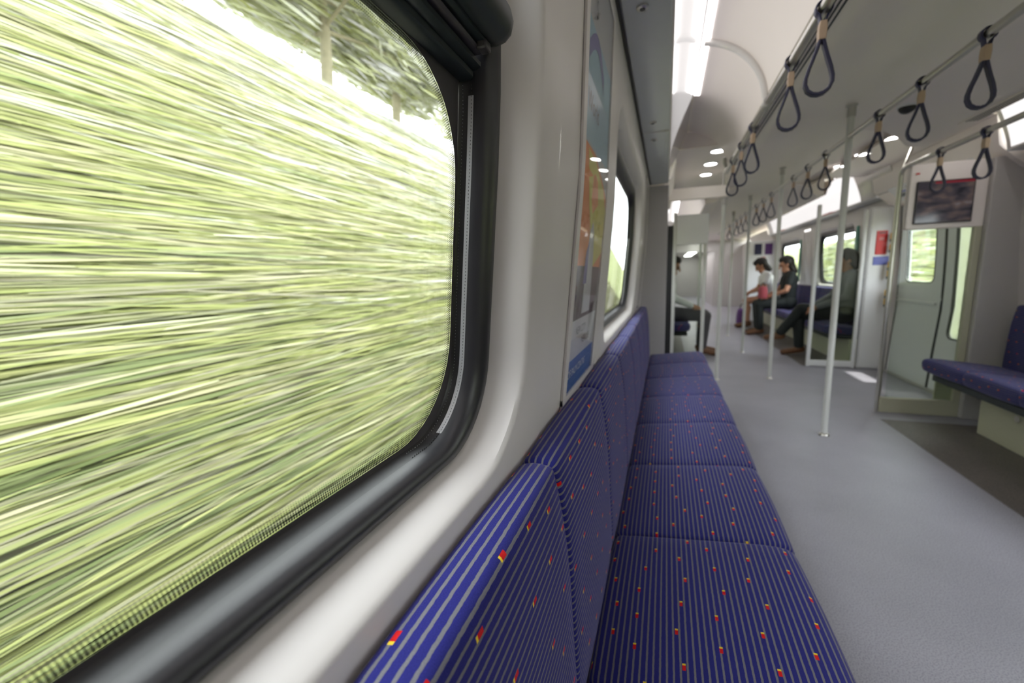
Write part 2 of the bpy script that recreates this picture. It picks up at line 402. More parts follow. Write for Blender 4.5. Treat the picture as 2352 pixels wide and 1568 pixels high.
# ---- cove lamps: glowing diffusers, and an added glow strip for the vault's lit edge
for side in ('left', 'right'):
    for y0, y1 in ((-1.6, 3.05 if side == 'left' else 3.76), (6.0, 10.2)):
        mir = side == 'right'
        t = thing('cove_light', 'long white cove light %s, %s door bay' % ('over the window-side bench' if not mir else 'over the bench across the aisle', 'before the' if y0 < 3 else 'beyond the'),
                  'light', (MX-.12 if mir else .12, y0, .8), group='cove lights along the ceiling')
        dp = [(.003, .728), (.010, .765), (.022, .810), (.040, .865), (.063, .925), (.090, .990), (.120, 1.060), (.128, 1.074)]
        b = MB(mir); b.extrude(dp+[(x-.010, z+.003) for x, z in dp[::-1]], y0, y1, True, True); b.build('diffuser', 'lamp', t, smooth=60)
        b = MB(mir); b.extrude([(.124, 1.068), (.134, 1.076), (.132, 1.082), (.122, 1.074)], y0, y1, True, True); b.build('seam_strip', 'bronze', t)
        vs_ = [(VC[0]+(VR-.004)*math.cos(math.radians(a)), VC[1]+(VR-.004)*math.sin(math.radians(a))) for a in (84, 82, 80, 78)]
        b = MB(mir); b.extrude(vs_+[(x, z+.006) for x, z in vs_[::-1]], y0, y1, True, True); b.build('vault_glow_strip', 'vglow', t, smooth=60)  # added glow on the vault, imitates strong light beside the seam
        b = MB(mir); b.extrude([(-.012, .716), (.004, .716), (.006, .729), (-.012, .733)], y0, y1, True, True); b.build('lip', 'wall', t)
        for ya, yb in ((y0-.8, y0), (y1, y1+.8)):
            b = MB(mir); b.extrude(dp+[(x-.010, z+.003) for x, z in dp[::-1]], max(ya, YB+.02), min(yb, 3.795 if y0 < 3 else 10.54), True, True); b.build('end_cover', 'valance', t, smooth=60)
# added fill lights that brighten the dark far end and the gangway
for y0, y1, l in ((12.7, 14.8, 'added fill light near the end of the carriage'), (15.6, 17.6, 'added fill light in the gangway'), (18.2, 20.4, 'added fill light in the next carriage')):
    z = .93 if y0 < 15 else .68
    t = thing('fill_light', l, 'light', (.85, y0, z), group='added fill lights at the far end')
    b = MB(); b.box(.72, .98, y0, y1, z-.012, z+.0); b.build('diffuser', 'fillfar', t, bevel=.004)
    b = MB(); b.box(.70, 1.0, y0-.02, y1+.02, z, z+.03); b.build('housing', 'white', t)
# ---- ribs across the vault that carry the side rail
RAILX, RAILZ = .42, .76
# ================================================================== WINDOWS
def window(n, yc, side, vent, ends_detail):
    mir = side == 'right'
    r = thing('window_%d' % n, kind='structure', loc=(MX-wx(.1) if mir else wx(.1), yc, WZ0))
    def ring(e, d, rad, zt=None, zb=0.):
        return on_wall(rrect(yc-.75+e, yc+.75-e, WZ0+e*.62+zb, (WZ1-e if zt is None else zt), rad), d)
    # gasket: fat rubber profile
    b = MB(mir)
    prof = [(.046, .056, .112), (.046, .050, .112), (.050, .044, .110), (.058, .041, .108), (.068, .042, .104), (.078, .047, .100), (.083, .053, .097), (.087, .061, .095), (.0885, .066, .094)]
    b.loft([ring(*p) for p in prof], True); g = b.build('gasket', 'gasket', r, smooth=60)
    # perforated spacer strip seen between gasket and pane
    b = MB(mir); b.loft([ring(.0885, .066, .094), ring(.0930, .0755, .093), ring(.098, .0795, .091)], True); b.build('inner_seal', 'black', r, smooth=60)
    b = MB(mir)
    def side_strip(e_, d_, rad):
        P_ = rrect(yc-.75+e_, yc+.75-e_, WZ0+e_*.62, WZ1-e_, rad, n=16)[4:17+4]
        return on_wall([(p[0], min(p[1], .232)) for p in P_], d_)
    b.loft([side_strip(.0884, .0646, .094), side_strip(.0911, .0704, .0935)], False); b.build('spacer_strip', 'alu', r, smooth=60)
    top = .233 if vent else WZ1-.115
    e = .103
    # enamel border round the clear opening
    b = MB(mir)
    outer = ring(.090, .079, .093, zt=(.262 if vent else None)); inner = on_wall(rrect(yc-.75+e, yc+.75-e, WZ0+.066, top, .115), .0795)
    outer = on_wall(rrect(yc-.75+.088, yc+.75-.088, WZ0+.054, .262 if vent else WZ1-.085, .018), .079)
    b.loft([outer, inner], True); b.build('enamel_border', 'filler', r)
    # pane with real thickness
    P = rrect(yc-.75+.085, yc+.75-.085, WZ0+.05, .262 if vent else WZ1-.08, .10)
    b = MB(mir)
    zs = np.linspace(WZ0+.05, .262 if vent else WZ1-.08, 9)
    def col(d): return [[(wx(z)-d, y, z) for y in (yc-.66, yc+.66)] for z in zs]
    A, B = col(.081), col(.087)
    b.loft(A, False); b.loft(B, False); b.build('pane', 'pane', r, smooth=60)
    if ends_detail:
        b = MB(mir)      # dotted fade of the enamel: rows of tiny dots on the pane
        bp = MB(mir)     # perforations in the spacer strip
        def walk(P, step):
            L = [0.]; P2 = P+[P[0]]
            for i in range(len(P)): L.append(L[-1]+math.hypot(P2[i+1][0]-P2[i][0], P2[i+1][1]-P2[i][1]))
            s = 0.; j = 0; out = []
            while s < L[-1]:
                while L[j+1] < s: j += 1
                t = (s-L[j])/(L[j+1]-L[j]); out.append((P2[j][0]+(P2[j+1][0]-P2[j][0])*t, P2[j][1]+(P2[j+1][1]-P2[j][1])*t)); s += step
            return out
        for row in range(7):
            off = .0012+row*.0023; rad = .00118*(1-row/8.5)
            pts = walk(rrect(yc-.75+e+off, yc+.75-e-off, WZ0+.066+off, top-off, .115-off, n=24), .0025)
            for i, (y, z) in enumerate(pts):
                if y < -.45: continue
                sh = .00125 if row % 2 else 0
                vs = [(wx(z)-.0803, y+sh*0+rad*math.cos(a), z+rad*math.sin(a)) for a in [k*math.pi/3 for k in range(6)]]
                b.add(vs, [(0, 1, 2, 3, 4, 5)])
        b.build('dot_fade', 'black', r)
        for row, ee, dd in ((0, .0898, .0672), (1, .0948, .0763)):
            for y, z in walk(rrect(yc-.75+ee, yc+.75-ee, WZ0+ee*.62, WZ1-ee, .093, n=24), .0042):
                if y < yc+.54 or z > .232: continue
                rad = .0011 if row == 0 else .0007
                vs = [(wx(z)-dd+.0004, y+rad*math.cos(a), z+rad*math.sin(a)) for a in [k*math.pi/3 for k in range(6)]]
                bp.add(vs, [(0, 1, 2, 3, 4, 5)], mi=row)
        bp.build('perforations', ['black', 'alu'], r)
    if vent:             # transom, hopper frame and its grab rail above the main pane
        y0, y1 = yc-.655, yc+.655
        def X(z, d): return wx(z)-d
        def bar(poly, name, m, a=y0, c=y1, bev=.0):
            q = MB(mir); q.extrude([(X(z, d), z) for d, z in poly], a, c, True, True); return q.build(name, m, r, bevel=bev)
        bar([(.088, .2335), (.066, .234), (.062, .237), (.062, .243), (.088, .243)], 'transom_lip', 'dark')
        bar([(.088, .243), (.058, .2432), (.052, .246), (.052, .251), (.06, .253), (.088, .253)], 'transom', 'dark')
        bar([(.075, .253), (.046, .2532), (.044, .256), (.046, .259), (.075, .259)], 'rail_channel', 'filler', y0, y1-.012)
        bar([(.08, .259), (.036, .2592), (.036, .264), (.08, .264)], 'rail_groove', 'dark', y0, y1-.012)
        # handle rail, rounded nose and end
        prof = [(.060, .264), (.032, .262), (.020, .265), (.012, .272), (.009, .284), (.012, .296), (.022, .304), (.060, .307)]
        rings = []
        for yy, sc in ((y0, 1.), (y1-.012, 1.), (y1-.004, .97), (y1+.002, .88), (y1+.005, .72)):
            cz, cd = .283, .036
            rings.append([(X(cz+(z-cz)*sc, cd+(d-cd)*sc), yy, cz+(z-cz)*sc) for d, z in prof])
        q = MB(mir); q.loft(rings, True, True); q.build('handle_rail', 'dark', r, smooth=35)
        q = MB(mir); q.box(X(.258, .046), X(.258, .034), y1-.028, y1-.011, .252, .262); q.build('latch', 'filler', r, bevel=.002)
        bar([(.088, .307), (.05, .308), (.05, .345), (.088, .345)], 'hopper_frame', 'dark')
        b = MB(mir); zs = np.linspace(.34, WZ1-.08, 5)
        for dd in (.081, .087): b.loft([[(wx(z)-dd, y, z) for y in (yc-.66, yc+.66)] for z in zs], False)
        b.build('hopper_pane', 'pane', r)
    return r
n = 1
for side in ('left', 'right'):
    for yc, vent in WIN_L:
        window(n, yc, side, vent and side == 'left', n == 1); n += 1
# ================================================================== DOORS
def door(n, y0, y1, side):
    mir = side == 'right'
    r = thing('door_%d' % n, kind='structure', loc=(MX+.22 if mir else -.22, (y0+y1)/2, -1.1))
    def dx_(z): return float(np.interp(z, [-1.1, -.8, -.35, .1, .62], [-.195, -.208, -.235, -.22, -.19]))
    ym = (y0+y1)/2
    for li, (a, c) in enumerate(((y0+.06, ym-.008), (ym+.008, y1-.06))):
        film = li == 0 and side == 'right' and y0 < 5; zlo = -.62 if film else -.16  # one leaf gets the invented film, so a sun patch comes through
        b = MB(mir); rect = (a, c, -1.09, .60)
        P, Q = rrect(a+.13, c-.13, zlo, .50, .07, rect=rect, n=6)
        f = lambda pts, d: [(dx_(z)-d, y, z) for y, z in pts]
        b.loft([f(Q, .035), f(Q, 0), f(P, 0), f(P, .035)], True)
        lf = b.build('leaf', 'white', r, smooth=30)
        b = MB(mir)
        P2 = rrect(a+.142, c-.142, zlo+.012, .488, .06, n=6); b.loft([f(P, -.003), f(P2, -.003), f(P2, .02)], True); b.build('window_seal', 'black', lf)
        b = MB(mir); zs = np.linspace(zlo-.01, .51, 5)
        for d in (.014, .02): b.loft([[(dx_(z)-d, y, z) for y in (a+.125, c-.125)] for z in zs], False)
        b.build('pane', 'film' if film else 'pane', lf)
        for yy in (a, c):
            b = MB(mir); zs = np.linspace(-1.09, .60, 16)
            b.loft([[(dx_(z)+q, yy+w, z) for q, w in ((-.03, -.007), (.004, -.007), (.004, .007), (-.03, .007))] for z in zs], True, True); b.build('edge_rubber', 'black', lf)
        if film: continue
        b = MB(mir); b.box(dx_(-.33)-.01, dx_(-.33)+.028, a+.05, c-.05, -.352, -.325); b.build('ledge', 'white', lf, bevel=.004)
    for yy, e in ((y0, 1), (y1, -1)):
        b = MB(mir); b.box(-.26, -.165, yy, yy+.055*e, -1.1, .62); b.build('jamb', 'wall', r, bevel=.008)
    b = MB(mir); b.box(-.27, -.16, y0, y1, -1.1, -1.085); b.build('threshold', 'steel', r)
    b = MB(mir); b.box(-.30, -.245, y0, y1, .56, .80); b.build('lintel', 'wall', r)
    return r
n = 1
for side in ('left', 'right'):
    for y0, y1 in DOORS: door(n, y0, y1, side); n += 1
# ================================================================== SEATS
back_prof = [(-.195, -.75), (-.200, -.60), (-.2035, -.42), (-.2035, -.31), (-.2025, -.288), (-.199, -.280), (-.192, -.2755), (-.180, -.2725), (-.166, -.2725), (-.155, -.2745), (-.1495, -.2775), (-.1465, -.2825), (-.1445, -.290),
             (-.140, -.31), (-.133, -.350), (-.1265, -.40), (-.1225, -.452), (-.1195, -.51), (-.117, -.56), (-.1135, -.62), (-.112, -.68), (-.116, -.735), (-.13, -.75)]
cush_prof = [(-.105, -.775), (-.111, -.74), (-.111, -.705), (-.106, -.694), (-.095, -.689), (-.05, -.682), (0, -.676), (.06, -.669), (.12, -.662), (.18, -.655), (.23, -.650), (.262, -.649),
             (.284, -.651), (.298, -.658), (.306, -.670), (.308, -.688), (.305, -.712), (.297, -.732), (.282, -.742), (.24, -.747)]
def resample(P, step):
    out = [P[0]]
    for a, c in zip(P, P[1:]):
        n_ = max(1, int(math.hypot(c[0]-a[0], c[1]-a[1])/step))
        for i in range(1, n_+1): out.append((a[0]+(c[0]-a[0])*i/n_, a[1]+(c[1]-a[1])*i/n_))
    return out
def pad(mir, prof, y0, y1, bulge, uoff):
    prof = resample(prof, .03); n_ = len(prof)
    cx = sum(p[0] for p in prof)/n_; cz = sum(p[1] for p in prof)/n_
    nr = []
    for i in range(n_):
        a, c = prof[i-1], prof[(i+1) % n_]; t = (c[0]-a[0], c[1]-a[1]); l = math.hypot(*t) or 1; nn = (t[1]/l, -t[0]/l)
        if nn[0]*(prof[i][0]-cx)+nn[1]*(prof[i][1]-cz) < 0: nn = (-nn[0], -nn[1])
        nr.append(nn)
    arc = [uoff]
    for i in range(n_): a, c = prof[i], prof[(i+1) % n_]; arc.append(arc[-1]+math.hypot(c[0]-a[0], c[1]-a[1]))
    st = [(0, -.011), (.0015, -.006), (.005, -.002), (.011, 0)]
    L = y1-y0
    mids = [(L*t, bulge*math.sin(math.pi*t)) for t in (.12, .25, .38, .5, .62, .75, .88)]
    stations = st+mids+[(L-a, b_) for a, b_ in st[::-1]]
    rings, uvs = [], []
    for dy_, o in stations:
        rings.append([(prof[i][0]+nr[i][0]*o, y0+dy_, prof[i][1]+nr[i][1]*o) for i in range(n_)])
        uvs.append([(arc[i], y0+dy_) for i in range(n_+1)])
    b = MB(mir); b.loft(rings, True, True, uvs=uvs); return b
def seat(mir, y0, shift, label, group):
    x = MX if mir else 0
    t = thing('train_seat', label, 'seat', ((MX-.1) if mir else .1, y0+.225, -.78), group)
    pad(mir, back_prof, y0+shift+.0008, y0+shift+.4492, .003, 0.002).build('backrest', 'fab', t, smooth=60)
    pad(mir, cush_prof, y0+.0008, y0+.4492, .004, .005).build('seat_cushion', 'fabc', t, smooth=60)
    return t
near_l = ['blue striped seat nearest the camera, its pale stripes widest', 'second blue striped seat beside the big window, first whole seat cushion in front',
          'third striped seat from the camera, below the near edge of the poster', 'fourth striped seat from the camera, just past the poster',
          'fifth striped seat from the camera, by the second window sill', 'sixth striped seat from the camera on the window-side bench',
          'seventh striped seat, last but one before the grey end panel', 'striped seat at the far end of the window-side bench, against the end panel']
for i, l in enumerate(near_l): seat(False, .187+.45*i, -.057, l, 'striped seats along the window-side bench')
right_l = ['dark seat at the end of the bench across the aisle, beside the glass screen', 'second dark seat on the bench across the aisle, with light on its cushion', 'third dark seat across the aisle, cut by the photo edge']
for i, l in enumerate(right_l): seat(True, 3.347-.45*i, -.02, l, 'seats on the near bench across the aisle')
for i in range(10):
    seat(True, 5.82+.45*i, -.02, '%s seat behind the far glass screen across the aisle, counting away from the camera' % ORD[i], 'seats on the far bench across the aisle')
for i in range(4):
    seat(False, 5.82+.45*i, -.02, '%s seat of the window-side bench beyond the door bay, counting away from the camera' % ORD[i], 'seats on the far window-side bench')
# benches' metal bases (lockers)
def base(mir, y0, y1, label, stickers):
    t = thing('bench_base', label, 'seat base', ((MX-0) if mir else 0, (y0+y1)/2, -1.1), 'bench bases')
    b = MB(mir); b.extrude([(-.20, -1.1), (.085, -1.1), (.085, -.80), (-.20, -.80)], y0, y1, True, True); b.build('locker_box', 'cream', t, bevel=.004)
    b = MB(mir); b.extrude([(-.20, -.798), (.27, -.792), (.27, -.752), (-.10, -.782), (-.20, -.782)], y0+.02, y1+(.16 if y1 < 3.7 else 0), True, True); b.build('seat_pan', 'dark', t)
    if stickers:
        for yy in (3.42, 3.0):
            b = MB(mir); b.box(.085, .0865, yy-.10, yy+.10, -.865, -.825); b.build('sticker', 'orange', t)
        b = MB(mir); b.lathe((.085, 3.24, -.90), [(.02, 0), (.02, .006), (.012, .008), (.004, .006)], axis='x', n=16); b.build('lock', 'steel', t)
    return t
for i in range(3, 6): seat(True, 3.347-.45*i, -.02, 'seat on the bench across the aisle, beyond the edge of the photo', 'seats across the aisle beyond the photo')
base(True, 1.1, 3.56, 'cream locker under the bench across the aisle with orange stickers and a lock', True)
base(False, .2, 3.78, 'cream locker under the window-side bench', False)
base(True, 5.72, 10.4, 'cream locker under the far bench behind the glass screen', False)
base(False, 5.72, 8.0, 'cream locker under the far window-side bench', False)
# ================================================================== POLES AND RAILS
def pole(x, y, z1, label, mt='whitepole'):
    t = thing('grab_pole', label, 'pole', (x, y, -1.1), 'upright grab poles')
    b = MB(); b.tube([(x, y, -1.1), (x, y, 0), (x, y, z1)], .0185, 16); b.build('tube', mt, t)
    b = MB(); b.lathe((x, y, -1.1), [(.032, 0), (.032, .004), (.026, .012), (.0195, .016)], n=20); b.build('floor_flange', 'steel', t)
    b = MB(); b.lathe((x, y, z1-.07), [(.0195, 0), (.023, .004), (.022, .055), (.030, .062), (.030, .07)], n=20); b.build('ceiling_socket', 'grey', t)
    return t
pole(1.02, 3.26, .962, 'tallest pale pole standing on the open floor, nearest in the aisle')
pole(1.02, 4.89, .962, 'second pale pole along the middle of the aisle')
pole(1.0, 6.43, .962, 'third pale pole in the middle of the aisle, farther than the other two')
pole(1.02, 8.05, .962, 'fourth pole in the middle of the aisle, far away')
pole(.51, 4.72, .70, 'pale pole just past the end of the striped bench, up to the cross beam')
pole(.51, 7.6, .80, 'distant pole on the window side of the aisle')
def rail(path, label, r=.0155):
    t = thing('grab_rail', label, 'rail', path[0], 'overhead grab rails')
    b = MB(); b.tube(path, r, 16); b.build('bar', 'steel', t); return t
CRX, CRZ = 1.02, .78
rl = rail([(RAILX, .4, RAILZ), (RAILX, 2, RAILZ), (RAILX, 3.84, RAILZ)], 'steel overhead rail beside the bright ceiling vault, above the striped bench')
rail([(CRX, .6, CRZ), (CRX, 5, CRZ), (CRX, 10.2, CRZ)], 'long steel overhead rail along the middle of the aisle')
FRX, FRZ = 1.555, .685
t3 = rail([(FRX, 1.4, FRZ), (FRX, 2.6, FRZ), (FRX, 3.84, FRZ), (FRX, 3.885, FRZ-.006), (FRX, 3.915, FRZ-.022), (FRX, 3.93, FRZ-.05), (FRX, 3.93, 0), (FRX, 3.93, -1.1)],
     'overhead rail across the aisle that bends down beside the screen with the television')
b = MB(); b.tube([(FRX, 3.905, FRZ-.01), (1.66, 4.06, .86), (1.69, 4.12, .955)], .010, 10); b.build('stay', 'steel', t3)
for y in (2.39,):
    b = MB(); b.tube([(RAILX, y, RAILZ)]+[(VC[0]+(VR-.008)*math.cos(math.radians(a)), y, VC[1]+(VR-.008)*math.sin(math.radians(a))) for a in range(6, 84, 4)], .016, 12); b.build('vault_rib', 'valance', rl)
    b = MB(); b.tube([(RAILX, y-.03, RAILZ), (RAILX, y+.03, RAILZ)], .021, 16); b.build('joint_collar', 'grey', rl)
b = MB(); b.tube([(RAILX, 3.84, RAILZ), (RAILX, 3.80, RAILZ+.02), (RAILX-.02, 3.78, RAILZ+.05), (.395, 3.77, .85)], .013, 10); b.build('end_bracket', 'steel', rl)
for y in (1.4, 4.08):
    pass
# vent slots next to the rails
for sx in (0, 1):
    t = thing('ceiling_vent', 'slotted air vent in the ceiling %s' % ('above the window-side rail' if not sx else 'across the aisle above the far rail'), 'vent', ((MX-.46) if sx else .46, .4, .79))
    b = MB(bool(sx)); b.box(.428, .498, .4, 3.3, .788, .795); b.build('frame', 'ceil', t)
    for j in range(4):
        b = MB(bool(sx)); xx = .438+.016*j; b.box(xx-.003, xx+.003, .45, 3.25, .7865, .7885); b.build('slot', 'black', t)
# ---- hanging straps
def strap(x, y, z, label, group, tilt=0.):
    t = thing('hanging_strap', label, 'strap', (x, y, z), group)
    b = MB()
    b.ribbon([(x+.021*math.cos(a), y, z+.021*math.sin(a)) for a in [math.radians(q) for q in range(-60, 241, 20)]]+[(x-.007, y, z-.034), (x-.004, y, z-.045)], (0, 1, 0), .028, .005)
    b.ribbon([(x+.0105, y, z-.018), (x+.007, y, z-.034), (x+.004, y, z-.045)], (0, 1, 0), .028, .005)
    b.build('clamp', 'navy', t)
    b = MB(); b.extrude([(x-.009, z-.087), (x+.009, z-.087), (x+.011, z-.06), (x+.009, z-.036), (x-.009, z-.036), (x-.011, z-.06)], y-.0155, y+.0155, True, True); b.build('sleeve', 'beige', t, bevel=.002)
    L_ = [(.004, -.086), (.009, -.105), (.018, -.135), (.028, -.165), (.034, -.190), (.034, -.207), (.027, -.224), (.014, -.234), (0, -.237)]
    path = L_+[(-a, c) for a, c in L_[::-1][1:]]
    b = MB(); b.ribbon([(x+a, y+tilt*c, z+c) for a, c in path], (0, 1, 0), .024, .0095); b.build('loop', 'belt', t)
    return t
s0 = None
def straps(x, z, ys, labels, group):
    global s0
    for y, l in zip(ys, labels):
        if s0 is None: s0 = strap(0, 0, 0, 'x', 'y')
        if l is labels[0] and not s0.get('used'): o = s0; s0['used'] = 1
        else: o = copy_tree(s0)
        o.location = (x, y, z+H); o['label'] = l; o['group'] = group; o.rotation_euler.z = math.radians(random.uniform(-10, 10))
        if 'used' in o: pass
straps(RAILX, RAILZ, [1.634, 1.98, 2.73, 3.10, 3.46],
       ['dark strap nearest the top edge on the rail by the bright ceiling vault', 'second dark strap on the rail by the bright ceiling vault', 'third strap on the vault-side rail, past the ribbed arch',
        'fourth strap on the vault-side rail', 'last strap on the vault-side rail, before its end bracket'], 'straps on the vault-side rail')
cy = [2.07, 2.47, 2.87, 3.66, 4.06, 4.46, 5.28, 5.68, 6.08, 6.84, 7.24, 7.64, 8.44]
straps(CRX, CRZ, cy, ['biggest dark strap on the middle rail, in front of the bright light strip'] + ['%s strap from the near end of the middle rail%s' % (ORD[i], ', just before the first pole' if i == 2 else ', just past the first pole' if i == 3 else '') for i in range(1, len(cy))], 'straps on the middle rail')
straps(FRX, FRZ, [3.06, 3.46], ['dark strap on the far rail, right of the television', 'strap on the far rail hanging over the top of the television'], 'straps on the far rail')
if 'used' in s0: del s0['used']
# ================================================================== LIGHTS AND SMALL CEILING THINGS
def downlight(x, y, z, label):
    t = thing('downlight', label, 'light', (x, y, z), 'round ceiling downlights')
    b = MB(); b.lathe((x, y, z), [(.062, .01), (.062, -.006), (.052, -.009), (.048, -.003), (.048, .01)], n=24); b.build('bezel', 'white', t)
    b = MB(); b.lathe((x, y, z), [(.047, .004), (.047, -.004), (.03, -.007), (.005, -.008)], n=24); b.build('lens', 'down', t)
for (x, y, nm) in ((.365, 3.95, 'nearest'), (.350, 4.38, 'middle'), (.345, 4.82, 'farthest')): downlight(x, y, .953, '%s of three round downlights past the vault on the window side' % nm)
for (x, y, nm) in ((1.556, 4.14, 'nearest'), (1.543, 4.60, 'middle'), (1.52, 5.02, 'farthest')):
    downlight(x, y, .952, '%s of three round downlights beside the middle rail, above the far door' % nm)
t = thing('camera_dome', 'black security camera dome on the ceiling beside the middle rail', 'camera', (1.31, 3.32, .93))
b = MB(); b.lathe((1.31, 3.32, .93), [(.05, .01), (.05, -.004), (.044, -.008)], n=20); b.build('base_ring', 'white', t)
b = MB(); b.ellipsoid((1.31, 3.32, .922), (.042, .042, .036)); b.build('dome', 'black', t)
# cross beam at the bay on the window side
t = thing('cross_beam', 'pale beam across the ceiling of the near door bay, on top of the pole', 'beam', (.27, 4.74, .70))
b = MB(); b.box(-.02, .545, 4.70, 4.76, .705, .815); b.build('panel', 'ceil', t, bevel=.006)
for x in (.03, .50): b = MB(); b.tube([(x, 4.73, .81), (x, 4.73, .955)], .008, 8); b.build('hanger', 'grey', t)
# ================================================================== SCREENS (draught screens) AND END PANELS
def plate(mb, x0, x1, y, th, z0, z1): return mb.box(x0, x1, y-th/2, y+th/2, z0, z1)
t = thing('draught_screen', 'end panel of the striped bench, grey with a glazed frame beside it', 'screen', (.05, 3.82, -1.1))
b = MB(); plate(b, -.235, .004, 3.825, .03, -1.1, .70); b.build('panel', 'grey', t, bevel=.004)
# far window-side screen with white board
t = thing('draught_screen', 'far window-side screen with a white board above clear glass', 'screen', (.2, 5.58, -1.1))
b = MB(); plate(b, .11, .455, 5.58, .05, .325, .665); b.build('board', 'white', t, bevel=.008)
b = MB(); plate(b, .11, .40, 5.58, .008, -1.0, .325); b.build('glass', 'screenglass', t)
for x in (.088, .425):
    b = MB(); plate(b, x-.02, x+.02, 5.58, .04, -1.1, .70 if x < .2 else .33); b.build('post', 'whitepole', t, bevel=.008)
b = MB(); plate(b, .10, .42, 5.58, .035, -1.1, -1.0); b.build('bottom_rail', 'whitepole', t, bevel=.006)
b = MB(); plate(b, -.23, -.005, 5.58, .05, -1.1, .62); b.build('side_panel', 'wall', t, bevel=.006)
b = MB(); plate(b, -.005, .07, 5.575, .02, -1.1, .55); b.build('dark_strip', 'black', t)
# near screen across the aisle, with television
t = thing('draught_screen', 'glass screen with a television above it, at the end of the bench across the aisle', 'screen', (1.8, 3.93, -1.1))
b = MB(); plate(b, 1.60, 2.03, 3.93, .05, .255, .70); b.build('header', 'ceil', t, bevel=.008)
b = MB(); plate(b, 1.60, 2.02, 3.93, .008, -1.0, .262); b.build('glass', 'screenglass', t)
b = MB(); plate(b, 1.56, 2.05, 3.93, .035, -1.1, -.985); b.build('bottom_rail', 'cream', t, bevel=.005)
b = MB(); plate(b, 1.99, 2.03, 3.93, .045, -1.0, .262); b.build('inner_post', 'cream', t, bevel=.006)
b = MB(); plate(b, 2.03, 2.285, 3.92, .10, -1.1, .70); b.build('side_panel', 'grey', t, bevel=.008)
b = MB(); plate(b, 1.90, 2.03, 3.955, .02, -.985, -.80); b.build('junction_box', 'cream', t, bevel=.005)
b = MB(); plate(b, 1.63, 1.65, 3.901, .006, .63, .64); b.build('indicator', 'red', t)
M_['tvcase'] = mat('screen_bezel', (.02, .02, .022), .3); 
def tv_mat():
    m, N, L, bs = nt('screen_picture'); t_ = N.new('ShaderNodeTexCoord'); z = N.new('ShaderNodeTexNoise'); z.inputs['Scale'].default_value = 9; z.inputs['Detail'].default_value = 5
    mp = N.new('ShaderNodeMapping'); mp.inputs['Scale'].default_value = (1, 1, 2.4); L.new(t_.outputs['Object'], mp.inputs[0]); L.new(mp.outputs[0], z.inputs['Vector'])
    r = N.new('ShaderNodeValToRGB'); e = r.color_ramp.elements; e[0].position = .35; e[0].color = (.012, .012, .02, 1); e[1].position = .75; e[1].color = (.22, .22, .26, 1)
    q = e.new(.5); q.color = (.06, .05, .06, 1); q = e.new(.6); q.color = (.13, .09, .08, 1)
    L.new(z.outputs[0], r.inputs[0]); L.new(r.outputs[0], bs.inputs['Emission Color']); bs.inputs['Emission Strength'].default_value = .3
    bs.inputs['Base Color'].default_value = (.01, .01, .012, 1); bs.inputs['Roughness'].default_value = .12
    return m
tv = thing('television', 'dark television on the header of the glass screen across the aisle', 'television', (1.8, 3.9, .30))
b = MB(); plate(b, 1.640, 1.957, 3.899, .012, .292, .580); b.build('case', 'tvcase', tv, bevel=.003)
b = MB(); plate(b, 1.648, 1.949, 3.8925, .002, .300, .572); b.build('display', tv_mat(), tv)
b = MB(); plate(b, 1.74, 1.949, 3.891, .001, .556, .572); b.build('red_caption_bar', mat('caption_red', (.16, .01, .02), .3, emit=.25), tv)
# far screen across the aisle with white frame
t = thing('draught_screen', 'white framed glass screen farther along across the aisle, person in grey behind it', 'screen', (1.75, 5.62, -1.1))
for x, zt in ((1.545, .68), (1.965, .60)):
    b = MB(); plate(b, x-.018, x+.018, 5.62, .04, -1.1, zt); b.build('post', 'white', t, bevel=.008)
b = MB(); plate(b, 1.55, 1.965, 5.62, .035, -1.09, -1.02); b.build('bottom_rail', 'white', t, bevel=.006)
b = MB(); plate(b, 1.56, 1.95, 5.62, .008, -1.02, .30); b.build('glass', 'screenglass', t)
t = thing('pillar', 'white pillar beside the far door, red sign and blue sign on it', 'pillar', (2.1, 5.66, -1.1))
b = MB(); b.box(2.0, 2.30, 5.60, 5.66, -1.1, .62); b.build('body', 'white', t, bevel=.02)
sg = thing('alarm_sign', 'red sign with a pale top line, on the white pillar', 'sign', (2.11, 5.59, .12))
b = MB(); plate(b, 2.062, 2.158, 5.597, .006, .128, .372); b.build('plate', 'red', sg, bevel=.006)
b = MB(); plate(b, 2.085, 2.14, 5.5935, .001, .345, .356); b.build('dark_line', 'tvcase', sg)
b = MB(); plate(b, 2.09, 2.13, 5.5935, .001, .275, .305); b.build('pictogram', mat('pale_red', (.65, .2, .2), .4), sg)
sg = thing('notice', 'small blue notice under the red sign on the white pillar', 'sign', (2.1, 5.59, .02))
b = MB(); plate(b, 2.052, 2.186, 5.597, .006, .020, .108); b.build('plate', 'blue', sg, bevel=.003)
# yellow and black hazard tapes on the door edge
t = thing('hazard_tape', 'yellow and black tape on the upright edge of the far door', 'tape', (2.215, 5.52, -.4))
for pair in ((.31, .20), (.02, -.07), (-.27, -.36)):
    b = MB()
    for zc in pair: b.box(2.16, 2.19, 5.515, 5.547, zc-.03, zc+.03, mi=0); b.box(2.1595, 2.1905, 5.5145, 5.547, zc-.055, zc-.03, mi=1)
    b.build('tape_piece', ['yellow', 'black'], t)
